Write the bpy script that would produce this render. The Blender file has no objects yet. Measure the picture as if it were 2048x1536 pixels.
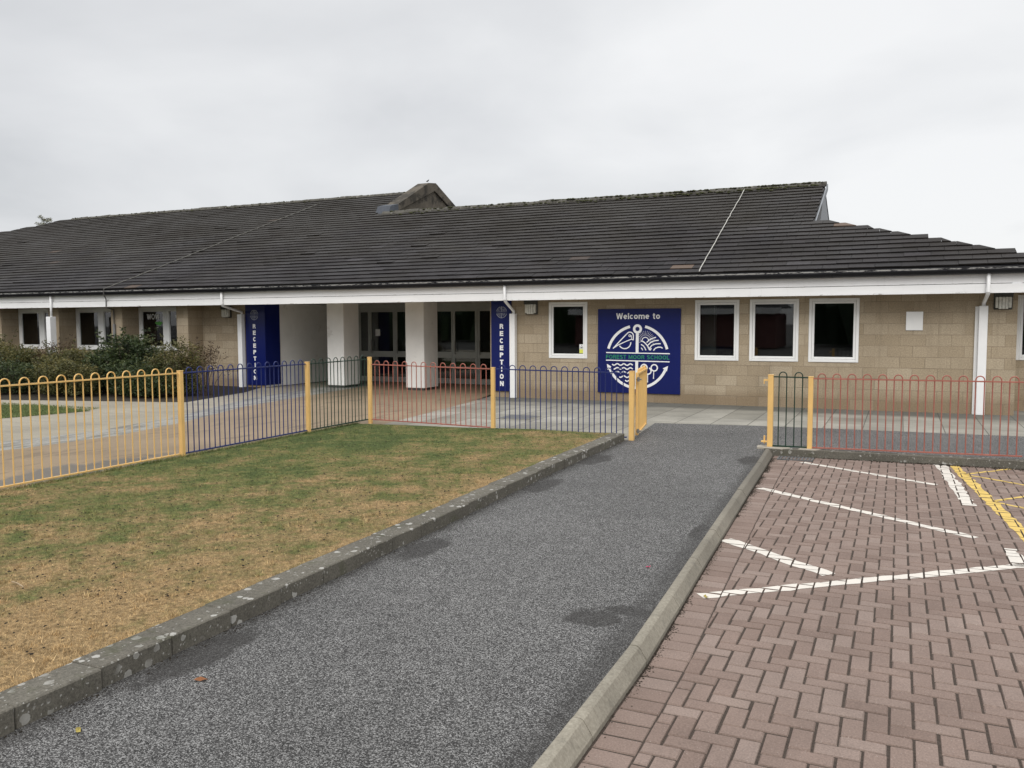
import bpy, math, random
import numpy as np
from mathutils import Vector, Matrix
R = math.radians
random.seed(7); rng = np.random.default_rng(7)
S = bpy.context.scene
COL = S.collection

# ------------------------------------------------------------------ camera
cam = bpy.data.cameras.new("camera"); co = bpy.data.objects.new("camera", cam); COL.objects.link(co)
cam.sensor_width = 36; cam.lens = 1694.9/2048*36; cam.clip_start = .05; cam.clip_end = 3000
yaw, pitch, roll = -0.42941, -0.072617, -0.003954
F = Vector((math.sin(yaw)*math.cos(pitch), math.cos(yaw)*math.cos(pitch), math.sin(pitch)))
Rt = Vector((math.cos(yaw), -math.sin(yaw), 0)); Up = Rt.cross(F)
c, s = math.cos(roll), math.sin(roll)
ax, ay = c*Rt+s*Up, -s*Rt+c*Up
M = Matrix((ax, ay, -F)).transposed().to_4x4(); M.translation = (0, 0, 1.75)
co.matrix_world = M
S.camera = co

# ------------------------------------------------------------------ node helpers
class NT:
    def __init__(s, nt): s.t = nt; nt.nodes.clear()
    def n(s, typ, ins=None, **kw):
        nd = s.t.nodes.new(typ)
        for k, v in kw.items(): setattr(nd, k, v)
        for k, v in (ins or {}).items(): s.set(nd.inputs[k], v)
        return nd
    def set(s, sock, v):
        if isinstance(v, bpy.types.NodeSocket): s.t.links.new(v, sock)
        else:
            if isinstance(v, (tuple, list)) and len(v) == 3 and sock.type == 'RGBA': v = (*v, 1)
            sock.default_value = v
    def math(s, op, a, b=0.0, clamp=False):
        nd = s.n('ShaderNodeMath', operation=op, use_clamp=clamp); s.set(nd.inputs[0], a); s.set(nd.inputs[1], b); return nd.outputs[0]
    def mix(s, f, a, b, mode='MIX'):
        nd = s.n('ShaderNodeMix', data_type='RGBA', blend_type=mode); s.set(nd.inputs[0], f); s.set(nd.inputs[6], a); s.set(nd.inputs[7], b); return nd.outputs[2]
    def ramp(s, f, stops, interp='LINEAR'):
        nd = s.n('ShaderNodeValToRGB'); r = nd.color_ramp; r.interpolation = interp
        while len(r.elements) < len(stops): r.elements.new(.5)
        for e, (p, cc) in zip(r.elements, stops):
            e.position = p; e.color = (cc, cc, cc, 1) if isinstance(cc, (int, float)) else (*cc, 1)
        s.set(nd.inputs[0], f); return nd.outputs[0]
    def noise(s, sc, det=4, rough=.55, vec=None, dist=0):
        nd = s.n('ShaderNodeTexNoise', {'Scale': sc, 'Detail': det, 'Roughness': rough, 'Distortion': dist})
        s.set(nd.inputs['Vector'], vec if vec is not None else s.pos()); return nd.outputs['Fac']
    def voro(s, sc, feat='F1', vec=None, out='Distance', rnd=1):
        nd = s.n('ShaderNodeTexVoronoi', {'Scale': sc, 'Randomness': rnd}, feature=feat)
        s.set(nd.inputs['Vector'], vec if vec is not None else s.pos()); return nd.outputs[out]
    def pos(s):
        if not hasattr(s, '_g'): s._g = s.n('ShaderNodeNewGeometry')
        return s._g.outputs['Position']
    def nor(s): s.pos(); return s._g.outputs['Normal']
    def xyz(s, v=None):
        nd = s.n('ShaderNodeSeparateXYZ'); s.set(nd.inputs[0], v if v is not None else s.pos()); return nd.outputs
    def comb(s, x, y, z=0.0):
        nd = s.n('ShaderNodeCombineXYZ'); s.set(nd.inputs[0], x); s.set(nd.inputs[1], y); s.set(nd.inputs[2], z); return nd.outputs[0]
    def mapv(s, sc, vec=None, loc=(0, 0, 0)):
        nd = s.n('ShaderNodeMapping', {'Scale': sc, 'Location': loc}); s.set(nd.inputs['Vector'], vec if vec is not None else s.pos()); return nd.outputs[0]
    def bump(s, h, st=.3, dist=.01):
        nd = s.n('ShaderNodeBump', {'Strength': st, 'Distance': dist}); s.set(nd.inputs['Height'], h); return nd.outputs[0]
    def attr(s, name): return s.n('ShaderNodeAttribute', attribute_name=name).outputs['Fac']
    def out(s, col, rough=.8, nrm=None, spec=.3, **kw):
        b = s.n('ShaderNodeBsdfPrincipled', {'Base Color': col, 'Roughness': rough, 'Specular IOR Level': spec, **kw})
        if nrm is not None: s.set(b.inputs['Normal'], nrm)
        o = s.n('ShaderNodeOutputMaterial'); s.t.links.new(b.outputs[0], o.inputs[0]); return b
MATS = {}
def mat(name):
    def deco(fn):
        m = bpy.data.materials.new(name); m.use_nodes = True; fn(NT(m.node_tree)); MATS[name] = m; return m
    return deco

# ------------------------------------------------------------------ sky and sun (overcast)
W = bpy.data.worlds.new("World"); S.world = W; W.use_nodes = True
n = NT(W.node_tree)
SUN_EL, SUN_AZ = R(42), R(165)
sky = n.n('ShaderNodeTexSky', sky_type='NISHITA', sun_disc=False, sun_elevation=SUN_EL, sun_rotation=SUN_AZ)
tc = n.n('ShaderNodeTexCoord').outputs['Generated']
X, Y, Z = n.xyz(tc)
zz = n.math('ADD', n.math('MAXIMUM', Z, 0.0), .22)
cv = n.comb(n.math('DIVIDE', X, zz), n.math('DIVIDE', Y, zz), 1.3)
c1 = n.noise(1.15, 5, .5, cv, .25); c2 = n.noise(.45, 3, .5, cv, .1)
cl = n.math('ADD', n.math('MULTIPLY', c1, .55), n.math('MULTIPLY', c2, .45))
ccol = n.ramp(cl, [(.36, (.495, .505, .52)), (.45, (.570, .577, .590)), (.53, (.630, .636, .645)), (.64, (.715, .718, .722))])
lift = n.ramp(Z, [(.0, .98), (.12, 1.0), (.44, 1.0), (.75, 2.1), (1.0, 2.9)])
ccol = n.mix(1.0, ccol, lift, 'MULTIPLY')
skyc = n.mix(1.0, sky.outputs[0], (.1, .1, .1), 'MULTIPLY')
fin = n.mix(.95, skyc, ccol)
bg = n.n('ShaderNodeBackground', {'Color': fin, 'Strength': 1.0})
ow = n.n('ShaderNodeOutputWorld'); n.t.links.new(bg.outputs[0], ow.inputs[0])
W.cycles.sampling_method = 'MANUAL'; W.cycles.sample_map_resolution = 512
sl = bpy.data.lights.new("sun", 'SUN'); sl.energy = 1.35; sl.angle = R(40); sl.color = (1, .97, .92)
so = bpy.data.objects.new("sun", sl); COL.objects.link(so)
sd = Vector((math.sin(SUN_AZ)*math.cos(SUN_EL), math.cos(SUN_AZ)*math.cos(SUN_EL), math.sin(SUN_EL)))
so.rotation_euler = sd.to_track_quat('Z', 'Y').to_euler(); so.location = (5, -10, 30)
S.view_settings.view_transform = 'Standard'; S.view_settings.look = 'None'
S.view_settings.exposure = 0.38; S.view_settings.gamma = 1
S.cycles.use_denoising = True; S.cycles.max_bounces = 6

# ------------------------------------------------------------------ materials
def simple(name, col, rough=.6, var=.12, sc=6, bump=.0, spec=.3, metal=0.0, dirt=None):
    m = bpy.data.materials.new(name); m.use_nodes = True; n = NT(m.node_tree)
    f = n.noise(sc, 5, .6)
    lo = tuple(x*(1-var) for x in col); hi = tuple(min(1, x*(1+var)) for x in col)
    cc = n.ramp(f, [(.3, lo), (.7, hi)])
    if dirt:
        d = n.ramp(n.noise(dirt[1], 6, .65), [(dirt[2], 0.0), (dirt[2]+.08, 1.0)])
        cc = n.mix(n.math('MULTIPLY', d, dirt[3]), cc, dirt[0])
    nr = n.bump(n.noise(60, 3), bump, .005) if bump else None
    n.out(cc, rough, nr, spec, Metallic=metal)
    MATS[name] = m; return m

simple('white_paint', (.80, .80, .79), .5, .04, 3, dirt=((.35, .34, .31), 9, .64, .35))
simple('white_plastic', (.82, .82, .82), .35, .03, 4, dirt=((.5, .48, .44), 12, .66, .3))
simple('white_render', (.86, .85, .825), .8, .05, 2.5, .25, dirt=((.5, .47, .42), 3, .62, .35))
simple('yellow_paint', (.72, .46, .17), .42, .07, 5, dirt=((.16, .10, .04), 22, .71, .7))
simple('blue_fence_paint', (.018, .028, .12), .4, .2, 8)
simple('green_fence_paint', (.012, .035, .022), .4, .2, 8)
simple('red_fence_paint', (.33, .115, .085), .45, .14, 8, dirt=((.2, .09, .07), 25, .62, .5))
simple('sign_blue', (.006, .012, .100), .3, .06, 2)
simple('sign_white', (.82, .82, .82), .35, .02, 4)
simple('sign_green', (.03, .21, .12), .4, .05, 4)
simple('sign_silver', (.42, .44, .50), .4, .05, 4)
simple('aluminium_frame', (.40, .41, .385), .45, .08, 4, metal=.3)
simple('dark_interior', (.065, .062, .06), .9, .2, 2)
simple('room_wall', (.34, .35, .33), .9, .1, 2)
simple('blind', (.13, .14, .13), .8, .1, 3)
simple('soffit_board', (.6, .59, .56), .8, .08, 3)
simple('grey_metal', (.20, .21, .22), .5, .1, 5, metal=.5)
simple('lead', (.055, .062, .075), .6, .15, 4)
simple('galvanised', (.23, .23, .23), .5, .15, 8, metal=.3, dirt=((.5, .5, .5), 14, .6, .6))
simple('cable_tape', (.45, .44, .40), .7, .25, 14)
simple('cable_old', (.13, .125, .11), .7, .45, 9)
simple('cable_dark', (.10, .095, .09), .7, .25, 14)
simple('lamp_body', (.06, .06, .055), .6, .1, 5)
simple('lamp_diffuser', (.62, .61, .55), .4, .2, 14)
simple('soil', (.022, .017, .011), .95, .35, 12, .5)
simple('bark', (.07, .052, .04), .9, .3, 20, .4)
simple('gable_stone', (.105, .090, .070), .95, .3, 2.5, .4, dirt=((.025, .023, .019), 1.6, .48, .75))
simple('moss', (.045, .047, .02), .95, .55, 20, .5)
simple('ridge_stone', (.085, .08, .068), .95, .4, 6, .4, dirt=((.32, .31, .27), 9, .6, .7))
simple('iron_cover', (.11, .11, .11), .7, .25, 20)
simple('bird_feathers', (.03, .03, .033), .7, .2, 20)
simple('dry_leaf', (.22, .09, .035), .8, .3, 40)
simple('yellow_leaf', (.30, .24, .06), .8, .3, 40)
simple('pink_plastic', (.6, .05, .14), .5, .1, 40)
simple('twig', (.35, .27, .18), .8, .2, 40)
simple('sticker_yellow', (.70, .72, .12), .5, .03, 4)
simple('black_ink', (.01, .01, .01), .5, .03, 4)
simple('window_letters', (.9, .9, .88), .6, .1, 5)
simple('window_green', (.10, .34, .07), .6, .2, 9)
simple('red_brick_far', (.17, .085, .078), .9, .25, 3)
simple('far_roof', (.05, .05, .05), .9, .2, 3)
simple('terracotta', (.22, .105, .09), .8, .2, 6)
simple('rooflight_white', (.7, .68, .66), .4, .1, 6)
simple('concrete_pad', (.33, .30, .25), .9, .2, 12, .4)
simple('steel_bolt', (.25, .24, .23), .4, .1, 8, metal=.7)

@mat('glass')
def _(n):
    fr = n.n('ShaderNodeFresnel', {'IOR': 1.5}).outputs[0]
    g = n.n('ShaderNodeBsdfGlossy', {'Color': (.95, .95, .95, 1), 'Roughness': .015, 'Normal': n.bump(n.noise(1.1, 2), .05, .01)})
    t = n.n('ShaderNodeBsdfTransparent', {'Color': (.55, .58, .57, 1)})
    m = n.n('ShaderNodeMixShader'); n.set(m.inputs[0], n.math('ADD', n.math('MULTIPLY', fr, 1.15), .02)); n.t.links.new(t.outputs[0], m.inputs[1]); n.t.links.new(g.outputs[0], m.inputs[2])
    o = n.n('ShaderNodeOutputMaterial'); n.t.links.new(m.outputs[0], o.inputs[0])

@mat('gutter_paint')
def _(n):
    # flaking black paint showing white along the rim
    x, y, z = n.xyz()
    d = n.noise(1, 6, .7, n.mapv((9, 9, 60)))
    rim = n.math('SUBTRACT', 1.0, n.math('MULTIPLY', n.math('ABSOLUTE', n.math('SUBTRACT', z, 2.678)), 48), True)
    big = n.noise(1.4, 3, .5, n.mapv((1, 1, 1)))
    f = n.math('MULTIPLY', rim, n.ramp(n.math('ADD', d, n.math('MULTIPLY', big, .35)), [(.63, 0.0), (.69, 1.0)]))
    f2 = n.ramp(n.noise(1, 5, .7, n.mapv((22, 22, 40))), [(.73, 0.0), (.76, .8)])
    n.out(n.mix(n.math('MULTIPLY', n.math('MAXIMUM', f, f2), .8), (.009, .009, .012), (.5, .49, .47)), .55, None, .3)

@mat('fascia_paint')
def _(n):
    x, y, z = n.xyz()
    a = n.ramp(n.noise(1, 5, .6, n.mapv((.8, .8, 6))), [(.3, (.77, .77, .77)), (.7, (.86, .86, .86))])
    streak = n.ramp(n.noise(1, 5, .7, n.mapv((14, 14, 1.2))), [(.60, 0.0), (.78, .35)])
    a = n.mix(streak, a, (.50, .49, .46))
    # flaked paint right along the board joint and the lower edge
    j = n.math('SUBTRACT', 1.0, n.math('MULTIPLY', n.math('ABSOLUTE', n.math('SUBTRACT', z, 2.41)), 60), True)
    e = n.math('SUBTRACT', 1.0, n.math('MULTIPLY', n.math('ABSOLUTE', n.math('SUBTRACT', z, 2.245)), 50), True)
    f = n.math('MULTIPLY', n.math('MAXIMUM', j, e), n.ramp(n.noise(1, 6, .7, n.mapv((6, 6, 25))), [(.56, 0.0), (.64, 1.0)]))
    n.out(n.mix(f, a, (.22, .20, .17)), .55, None, .3)

def brickwork(name, c1, c2, c3, mortar, bw, rh, ms, off=.5):
    @mat(name)
    def _(n):
        x, y, z = n.xyz(); nx, ny, nz = n.xyz(n.nor())
        side = n.math('GREATER_THAN', n.math('ABSOLUTE', nx), .5)
        mu = n.n('ShaderNodeMix', data_type='FLOAT'); n.set(mu.inputs[0], side); n.set(mu.inputs[2], x); n.set(mu.inputs[3], n.math('ADD', y, .11))
        v = n.comb(mu.outputs[0], n.math('ADD', z, 20.0-.03), 0.0)
        wob = n.noise(18, 3); 
        v2 = n.n('ShaderNodeVectorMath', operation='ADD'); n.set(v2.inputs[0], v)
        w = n.math('MULTIPLY', n.math('SUBTRACT', wob, .5), .008); n.set(v2.inputs[1], n.comb(w, w, 0.0))
        b = n.n('ShaderNodeTexBrick', {'Vector': v2.outputs[0], 'Color1': (0, 0, 0, 1), 'Color2': (1, 1, 1, 1), 'Mortar': (.5, .5, .5, 1), 'Scale': 1.0, 'Mortar Size': ms, 'Mortar Smooth': .3, 'Bias': 0.0, 'Brick Width': bw, 'Row Height': rh}, offset=off)
        cc = n.ramp(b.outputs['Color'], [(0, c1), (.5, c2), (1, c3)])
        g = n.noise(45, 4, .7); cc = n.mix(.55, cc, n.ramp(g, [(.3, .25), (.7, .75)]), 'OVERLAY')
        big = n.noise(.9, 4, .6); cc = n.mix(.35, cc, n.ramp(big, [(.3, .35), (.7, .65)]), 'OVERLAY')
        stk = n.ramp(n.noise(1, 5, .7, n.mapv((7, 7, .7))), [(.52, 0.0), (.72, .38)]); cc = n.mix(stk, cc, tuple(k*.55 for k in c1))
        # rising damp and splash staining on the lowest courses
        st = n.math('MULTIPLY', n.ramp(n.math('ADD', z, n.math('MULTIPLY', n.noise(2.2, 4), .16)), [(.24, 1.0), (.42, 0.0)]), .5)
        cc = n.mix(st, cc, tuple(k*f for k, f in zip(c1, (.55, .46, .38))))
        mf = b.outputs['Fac']
        vis = n.ramp(n.noise(1.7, 3), [(.35, .15), (.62, .9)])
        cc = n.mix(n.math('MULTIPLY', mf, vis), cc, mortar)
        h = n.math('SUBTRACT', n.math('MULTIPLY', g, .5), mf)
        n.out(cc, .92, n.bump(h, .5, .006), .15)
brickwork('block_wall', (.325, .262, .182), (.355, .289, .205), (.405, .337, .247), (.20, .16, .115), .44, .2145, .0055)

@mat('roof_tile')
def _(n):
    a = n.attr('rnd'); pch = n.attr('patch')
    cc = n.ramp(a, [(0, (.010, .0088, .009)), (.5, (.0155, .0132, .0138)), (.85, (.024, .021, .0225)), (1, (.058, .054, .060))])
    g = n.noise(14, 5, .7)
    cc = n.mix(.5, cc, n.ramp(g, [(.3, .2), (.7, .8)]), 'OVERLAY')
    x, y, z = n.xyz()
    # brownish lichen growth, heavier on the old upper courses
    up = n.math('MULTIPLY', n.math('SUBTRACT', z, 2.7), .22)
    li = n.math('ADD', n.noise(.5, 4, .6), up)
    cc = n.mix(n.ramp(li, [(.50, 0.0), (.92, .85)]), cc, (.021, .0172, .0125))
    sp = n.math('MULTIPLY', n.ramp(n.noise(30, 4, .75), [(.66, 0.0), (.72, 1.0)]), n.ramp(n.noise(.8, 3), [(.4, .1), (.65, .8)]))
    cc = n.mix(sp, cc, (.11, .105, .10))
    cc = n.mix(pch, cc, (.13, .09, .065))
    n.out(cc, n.ramp(n.noise(.7, 3), [(.3, .6), (.7, .85)]), n.bump(g, .4, .006), .25)

@mat('asphalt_surface')
def _(n):
    x, y, z = n.xyz()
    ch = n.voro(195, out='Color'); cx = n.xyz(ch)[0]
    dd = n.voro(195)
    f = n.noise(220, 3, .8)
    chip = n.math('ADD', n.math('MULTIPLY', cx, .62), n.math('MULTIPLY', f, .38))
    cc = n.ramp(chip, [(.24, (.018, .0175, .017)), (.46, (.060, .058, .056)), (.60, (.106, .103, .099)), (.78, (.31, .305, .295))])
    big = n.noise(.55, 4, .6)
    cc = n.mix(1.0, cc, n.ramp(big, [(.3, .78), (.7, 1.12)]), 'MULTIPLY')
    fine = n.noise(7, 4, .6); cc = n.mix(1.0, cc, n.ramp(fine, [(.3, .86), (.7, 1.1)]), 'MULTIPLY')
    # damp patches and the silt that collects along both kerbs
    wob = n.math('MULTIPLY', n.math('SUBTRACT', n.noise(6.5, 5, .7), .5), 1.3)
    def blob(cx_, cy_, rx, ry):
        a = n.math('POWER', n.math('DIVIDE', n.math('SUBTRACT', x, cx_), rx), 2.0); b = n.math('POWER', n.math('DIVIDE', n.math('SUBTRACT', y, cy_), ry), 2.0)
        return n.ramp(n.math('ADD', n.math('SQRT', n.math('ADD', a, b)), wob), [(.75, 1.0), (1.05, 0.0)])
    m = n.math('MAXIMUM', blob(-1.60, 4.66, .20, .17), blob(-1.45, 4.86, .20, .10))
    for q in ((-1.5, 7.0, .07, .3), (-1.68, 10.9, .17, .4), (-3.32, 5.6, .16, .4), (-3.32, 3.3, .15, .5), (-3.45, 8.3, .16, .5), (-3.5, 10.2, .2, .5)):
        m = n.math('MAXIMUM', m, blob(*q))
    dl = n.math('ADD', x, n.math('ADD', 3.39, n.math('MULTIPLY', y, .024))); dr_ = n.math('SUBTRACT', n.math('SUBTRACT', -1.22, n.math('MULTIPLY', y, .034)), x)
    edge = n.ramp(n.math('ADD', n.math('MINIMUM', n.math('MULTIPLY', dl, .6), dr_), n.math('MULTIPLY', wob, .10)), [(.01, .6), (.11, 0.0)])
    m = n.math('MAXIMUM', n.math('MULTIPLY', m, .85), n.math('MULTIPLY', edge, n.math('LESS_THAN', y, 12.0)))
    cc = n.mix(n.math('MULTIPLY', m, .9), cc, (.026, .024, .022))
    n.out(cc, n.ramp(cx, [(.3, .9), (.9, .55)]), n.bump(n.math('SUBTRACT', 1.0, dd), .6, .006), .3)

@mat('paver')
def _(n):
    a = n.attr('rnd')
    cc = n.ramp(a, [(0, (.158, .113, .093)), (.5, (.187, .137, .114)), (1, (.216, .165, .140))])
    g = n.noise(110, 4, .75); cc = n.mix(.55, cc, n.ramp(g, [(.3, .25), (.7, .75)]), 'OVERLAY')
    m = n.noise(2.0, 5, .65); cc = n.mix(.4, cc, n.ramp(m, [(.3, .36), (.7, .66)]), 'OVERLAY')
    sp = n.ramp(n.voro(75, out='Distance'), [(.10, 1.0), (.16, 0.0)])
    sp = n.math('MULTIPLY', sp, n.math('GREATER_THAN', n.xyz(n.voro(75, out='Color'))[0], .72))
    cc = n.mix(n.math('MULTIPLY', sp, .7), cc, (.40, .36, .33))
    x, y, z = n.xyz()
    # green-grey dirt beside the kerb
    e = n.ramp(n.math('ADD', n.math('ADD', x, n.math('MULTIPLY', y, .04)), n.math('MULTIPLY', n.noise(6, 4), .3)), [(-.0, 0.0), (.01, 0.0)])
    n.out(cc, .85, n.bump(g, .35, .003), .25)

@mat('paver_joint')
def _(n):
    cc = n.ramp(n.noise(60, 4, .7), [(.3, (.028, .021, .016)), (.7, (.07, .053, .042))])
    n.out(cc, .95)

def paint(name, col):
    @mat(name)
    def _(n):
        w = n.ramp(n.noise(45, 5, .75), [(.62, 0.0), (.74, .55)])
        cc = n.mix(w, n.ramp(n.noise(5, 4), [(.3, tuple(k*.92 for k in col)), (.7, col)]), (.25, .2, .17))
        n.out(cc, .6, n.bump(n.noise(90, 3), .3, .003), .3)
paint('marking_white', (.60, .56, .50)); paint('marking_yellow', (.60, .42, .11))

@mat('kerb_concrete')
def _(n):
    x, y, z = n.xyz()
    g = n.noise(55, 5, .75); cc = n.ramp(g, [(.3, (.185, .165, .130)), (.7, (.31, .285, .232))])
    b = n.noise(1.1, 4, .6); cc = n.mix(1.0, cc, n.ramp(b, [(.3, .72), (.7, 1.15)]), 'MULTIPLY')
    # older stones near the gate are darker than the ones close by
    far = n.ramp(n.math('ADD', y, n.math('MULTIPLY', b, 2.0)), [(5.5/20, 0.0), (1, 1.0)])
    far = n.ramp(n.math('DIVIDE', n.math('ADD', y, n.math('MULTIPLY', b, 2.0)), 14.0), [(.42, 0.0), (.8, .62)])
    cc = n.mix(far, cc, (.085, .078, .068))
    cc = n.mix(n.ramp(n.noise(8, 5, .7), [(.55, 0.0), (.7, .5)]), cc, (.10, .095, .08))
    n.out(cc, .9, n.bump(g, .4, .004), .2)

@mat('edging_concrete')
def _(n):
    g = n.noise(70, 5, .78); cc = n.ramp(g, [(.3, (.060, .055, .045)), (.7, (.168, .155, .128))])
    b = n.noise(1.4, 4, .6); cc = n.mix(1.0, cc, n.ramp(b, [(.3, .75), (.7, 1.2)]), 'MULTIPLY')
    nz = n.xyz(n.nor())[2]
    # lichen rosettes
    wv = n.n('ShaderNodeVectorMath', operation='ADD'); n.set(wv.inputs[0], n.pos()); q = n.math('MULTIPLY', n.math('SUBTRACT', n.noise(30, 3), .5), .03); n.set(wv.inputs[1], n.comb(q, q, q))
    d = n.voro(16, vec=wv.outputs[0]); rsel = n.xyz(n.voro(16, vec=wv.outputs[0], out='Color'))[1]
    rad = n.math('MULTIPLY', n.math('SUBTRACT', rsel, .25, True), .58)
    l = n.math('LESS_THAN', d, rad)
    l = n.math('MULTIPLY', l, n.ramp(n.math('ADD', n.noise(3, 3), n.math('MULTIPLY', nz, .07)), [(.40, .0), (.54, 1.0)]))
    d2 = n.voro(42, vec=wv.outputs[0]); s2 = n.math('MULTIPLY', n.math('LESS_THAN', d2, .22), n.math('GREATER_THAN', n.xyz(n.voro(42, vec=wv.outputs[0], out='Color'))[0], .72))
    l = n.math('MAXIMUM', l, n.math('MULTIPLY', s2, .8))
    cc = n.mix(n.math('MULTIPLY', l, .8), cc, (.40, .39, .36))
    mo = n.ramp(n.noise(5, 4, .7), [(.55, 0.0), (.68, .45)]); cc = n.mix(mo, cc, (.055, .06, .03))
    n.out(cc, .92, n.bump(g, .5, .005), .2)

@mat('slab_concrete')
def _(n):
    x, y, z = n.xyz()
    b = n.n('ShaderNodeTexBrick', {'Vector': n.comb(n.math('ADD', x, 40.12), n.math('ADD', y, 40.3), 0.0), 'Color1': (0, 0, 0, 1), 'Color2': (1, 1, 1, 1), 'Mortar': (.5, .5, .5, 1), 'Scale': 1.0, 'Mortar Size': .009, 'Mortar Smooth': .4, 'Brick Width': .6, 'Row Height': .9}, offset=0.0)
    cc = n.ramp(b.outputs['Color'], [(0, (.225, .213, .180)), (1, (.30, .286, .248))])
    g = n.noise(50, 5, .75); cc = n.mix(.4, cc, n.ramp(g, [(.3, .3), (.7, .7)]), 'OVERLAY')
    m = n.noise(1.2, 5, .65); cc = n.mix(1.0, cc, n.ramp(m, [(.3, .72), (.65, 1.08)]), 'MULTIPLY')
    # mossy drip line under the eaves
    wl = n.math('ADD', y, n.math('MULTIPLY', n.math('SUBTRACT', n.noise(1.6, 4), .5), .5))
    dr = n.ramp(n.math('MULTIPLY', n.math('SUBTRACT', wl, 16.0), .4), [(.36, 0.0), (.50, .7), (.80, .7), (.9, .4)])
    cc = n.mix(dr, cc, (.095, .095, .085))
    cc = n.mix(n.math('MULTIPLY', b.outputs['Fac'], .85), cc, (.07, .065, .055))
    n.out(cc, .9, n.bump(n.math('SUBTRACT', n.math('MULTIPLY', g, .3), b.outputs['Fac']), .4, .006), .2)

@mat('pale_concrete')
def _(n):
    g = n.noise(40, 5, .75); cc = n.ramp(g, [(.3, (.215, .192, .150)), (.7, (.325, .297, .24))])
    st = n.ramp(n.noise(1, 5, .65, n.mapv((.9, 5.5, 1))), [(.50, 0.0), (.68, .65)])
    cc = n.mix(st, cc, (.20, .185, .16))
    cc = n.mix(1.0, cc, n.ramp(n.noise(.8, 4), [(.3, .8), (.7, 1.1)]), 'MULTIPLY')
    n.out(cc, .9, n.bump(g, .3, .004), .2)
@mat('worn_edging')
def _(n):
    x, y, z = n.xyz()
    g = n.noise(35, 5, .75); cc = n.ramp(g, [(.3, (.17, .165, .15)), (.7, (.33, .32, .29))])
    st = n.ramp(n.noise(1, 5, .7, n.mapv((6, 1.2, 1))), [(.47, 0.0), (.6, .75)])
    cc = n.mix(st, cc, (.10, .095, .085))
    n.out(cc, .9, n.bump(g, .3, .004), .2)
@mat('buff_tarmac')
def _(n):
    x, y, z = n.xyz()
    g = n.noise(110, 4, .8); cc = n.ramp(g, [(.3, (.175, .130, .085)), (.7, (.285, .218, .145))])
    cc = n.mix(1.0, cc, n.ramp(n.noise(.7, 5, .65), [(.3, .78), (.7, 1.1)]), 'MULTIPLY')
    # trickle marks and damp
    st = n.math('MULTIPLY', n.ramp(n.noise(1, 6, .6, n.mapv((3.2, .8, 1)), 1.2), [(.565, 0.0), (.61, 1.0)]), .6)
    cc = n.mix(st, cc, (.13, .10, .07))
    wob = n.math('MULTIPLY', n.math('SUBTRACT', n.noise(2.4, 4, .6), .5), .9)
    a = n.math('ADD', n.math('ABSOLUTE', n.math('ADD', x, 9.0)), n.math('MULTIPLY', n.math('ABSOLUTE', n.math('SUBTRACT', y, 6.9)), .35))
    wet = n.ramp(n.math('ADD', a, wob), [(.45, 1.0), (.6, 0.0)])
    cc = n.mix(n.math('MULTIPLY', wet, .75), cc, (.085, .075, .062))
    por = n.ramp(n.math('ADD', y, n.noise(1.5, 3)), [(0, 0.0), (1, 0.0)])
    n.out(cc, n.ramp(wet, [(0, .9), (1, .28)]), n.bump(g, .3, .003), .3)

def grass_col(n, dark=1.0):
    x, y, z = n.xyz()
    big = n.noise(.55, 5, .6, None, .3); med = n.noise(2.2, 4, .65)
    g = n.math('ADD', n.math('MULTIPLY', n.math('SUBTRACT', big, .5), .85), n.math('MULTIPLY', n.math('SUBTRACT', med, .5), 1.0))
    fin_ = n.noise(9, 4, .7); g = n.math('ADD', n.math('ADD', g, .535), n.math('MULTIPLY', n.math('SUBTRACT', fin_, .5), .8))
    # greener by the railings and at the far end, scorched near the kerb
    ed = n.math('MULTIPLY', n.math('ADD', x, 6.3), .062)
    fy = n.math('MULTIPLY', n.math('SUBTRACT', 7.0, y), .026)
    g = n.math('ADD', g, n.math('ADD', ed, fy))
    cc = n.ramp(g, [(.28, (.070, .090, .033)), (.42, (.100, .112, .041)), (.53, (.136, .130, .052)), (.63, (.182, .145, .068)), (.82, (.262, .183, .094))])
    cl_ = n.ramp(n.noise(24, 5, .75), [(.34, .55), (.64, 1.38)])
    cc = n.mix(1.0, cc, cl_, 'MULTIPLY')
    return n.mix(1.0, cc, (dark, dark, dark), 'MULTIPLY')
@mat('grass_base')
def _(n):
    cc = grass_col(n, 1.0)
    cc = n.mix(1.0, cc, n.ramp(n.noise(60, 4, .75), [(.3, .45), (.7, 1.25)]), 'MULTIPLY')
    n.out(cc, .95, n.bump(n.noise(80, 4), .8, .01), .1)
@mat('grass_blade')
def _(n):
    cc = grass_col(n, 1.85)
    a = n.attr('rnd'); cc = n.mix(1.0, cc, n.ramp(a, [(0, .6), (.5, .95), (.93, 1.15), (1, 1.5)]), 'MULTIPLY')
    cc = n.mix(n.ramp(a, [(.985, 0.0), (1, .5)]), cc, (.40, .36, .20))
    n.out(cc, .8, None, .15)
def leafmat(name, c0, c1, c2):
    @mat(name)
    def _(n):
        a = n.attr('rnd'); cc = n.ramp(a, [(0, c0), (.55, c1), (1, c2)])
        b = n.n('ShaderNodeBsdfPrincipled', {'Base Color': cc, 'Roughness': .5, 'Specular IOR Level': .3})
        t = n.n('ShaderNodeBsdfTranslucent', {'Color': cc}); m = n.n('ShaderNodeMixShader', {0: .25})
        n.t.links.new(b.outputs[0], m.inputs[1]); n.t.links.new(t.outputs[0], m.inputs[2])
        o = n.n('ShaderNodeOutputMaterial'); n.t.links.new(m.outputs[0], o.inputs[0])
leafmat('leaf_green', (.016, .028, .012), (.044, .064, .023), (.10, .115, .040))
leafmat('leaf_olive', (.034, .038, .014), (.092, .092, .030), (.20, .165, .055))
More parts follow.
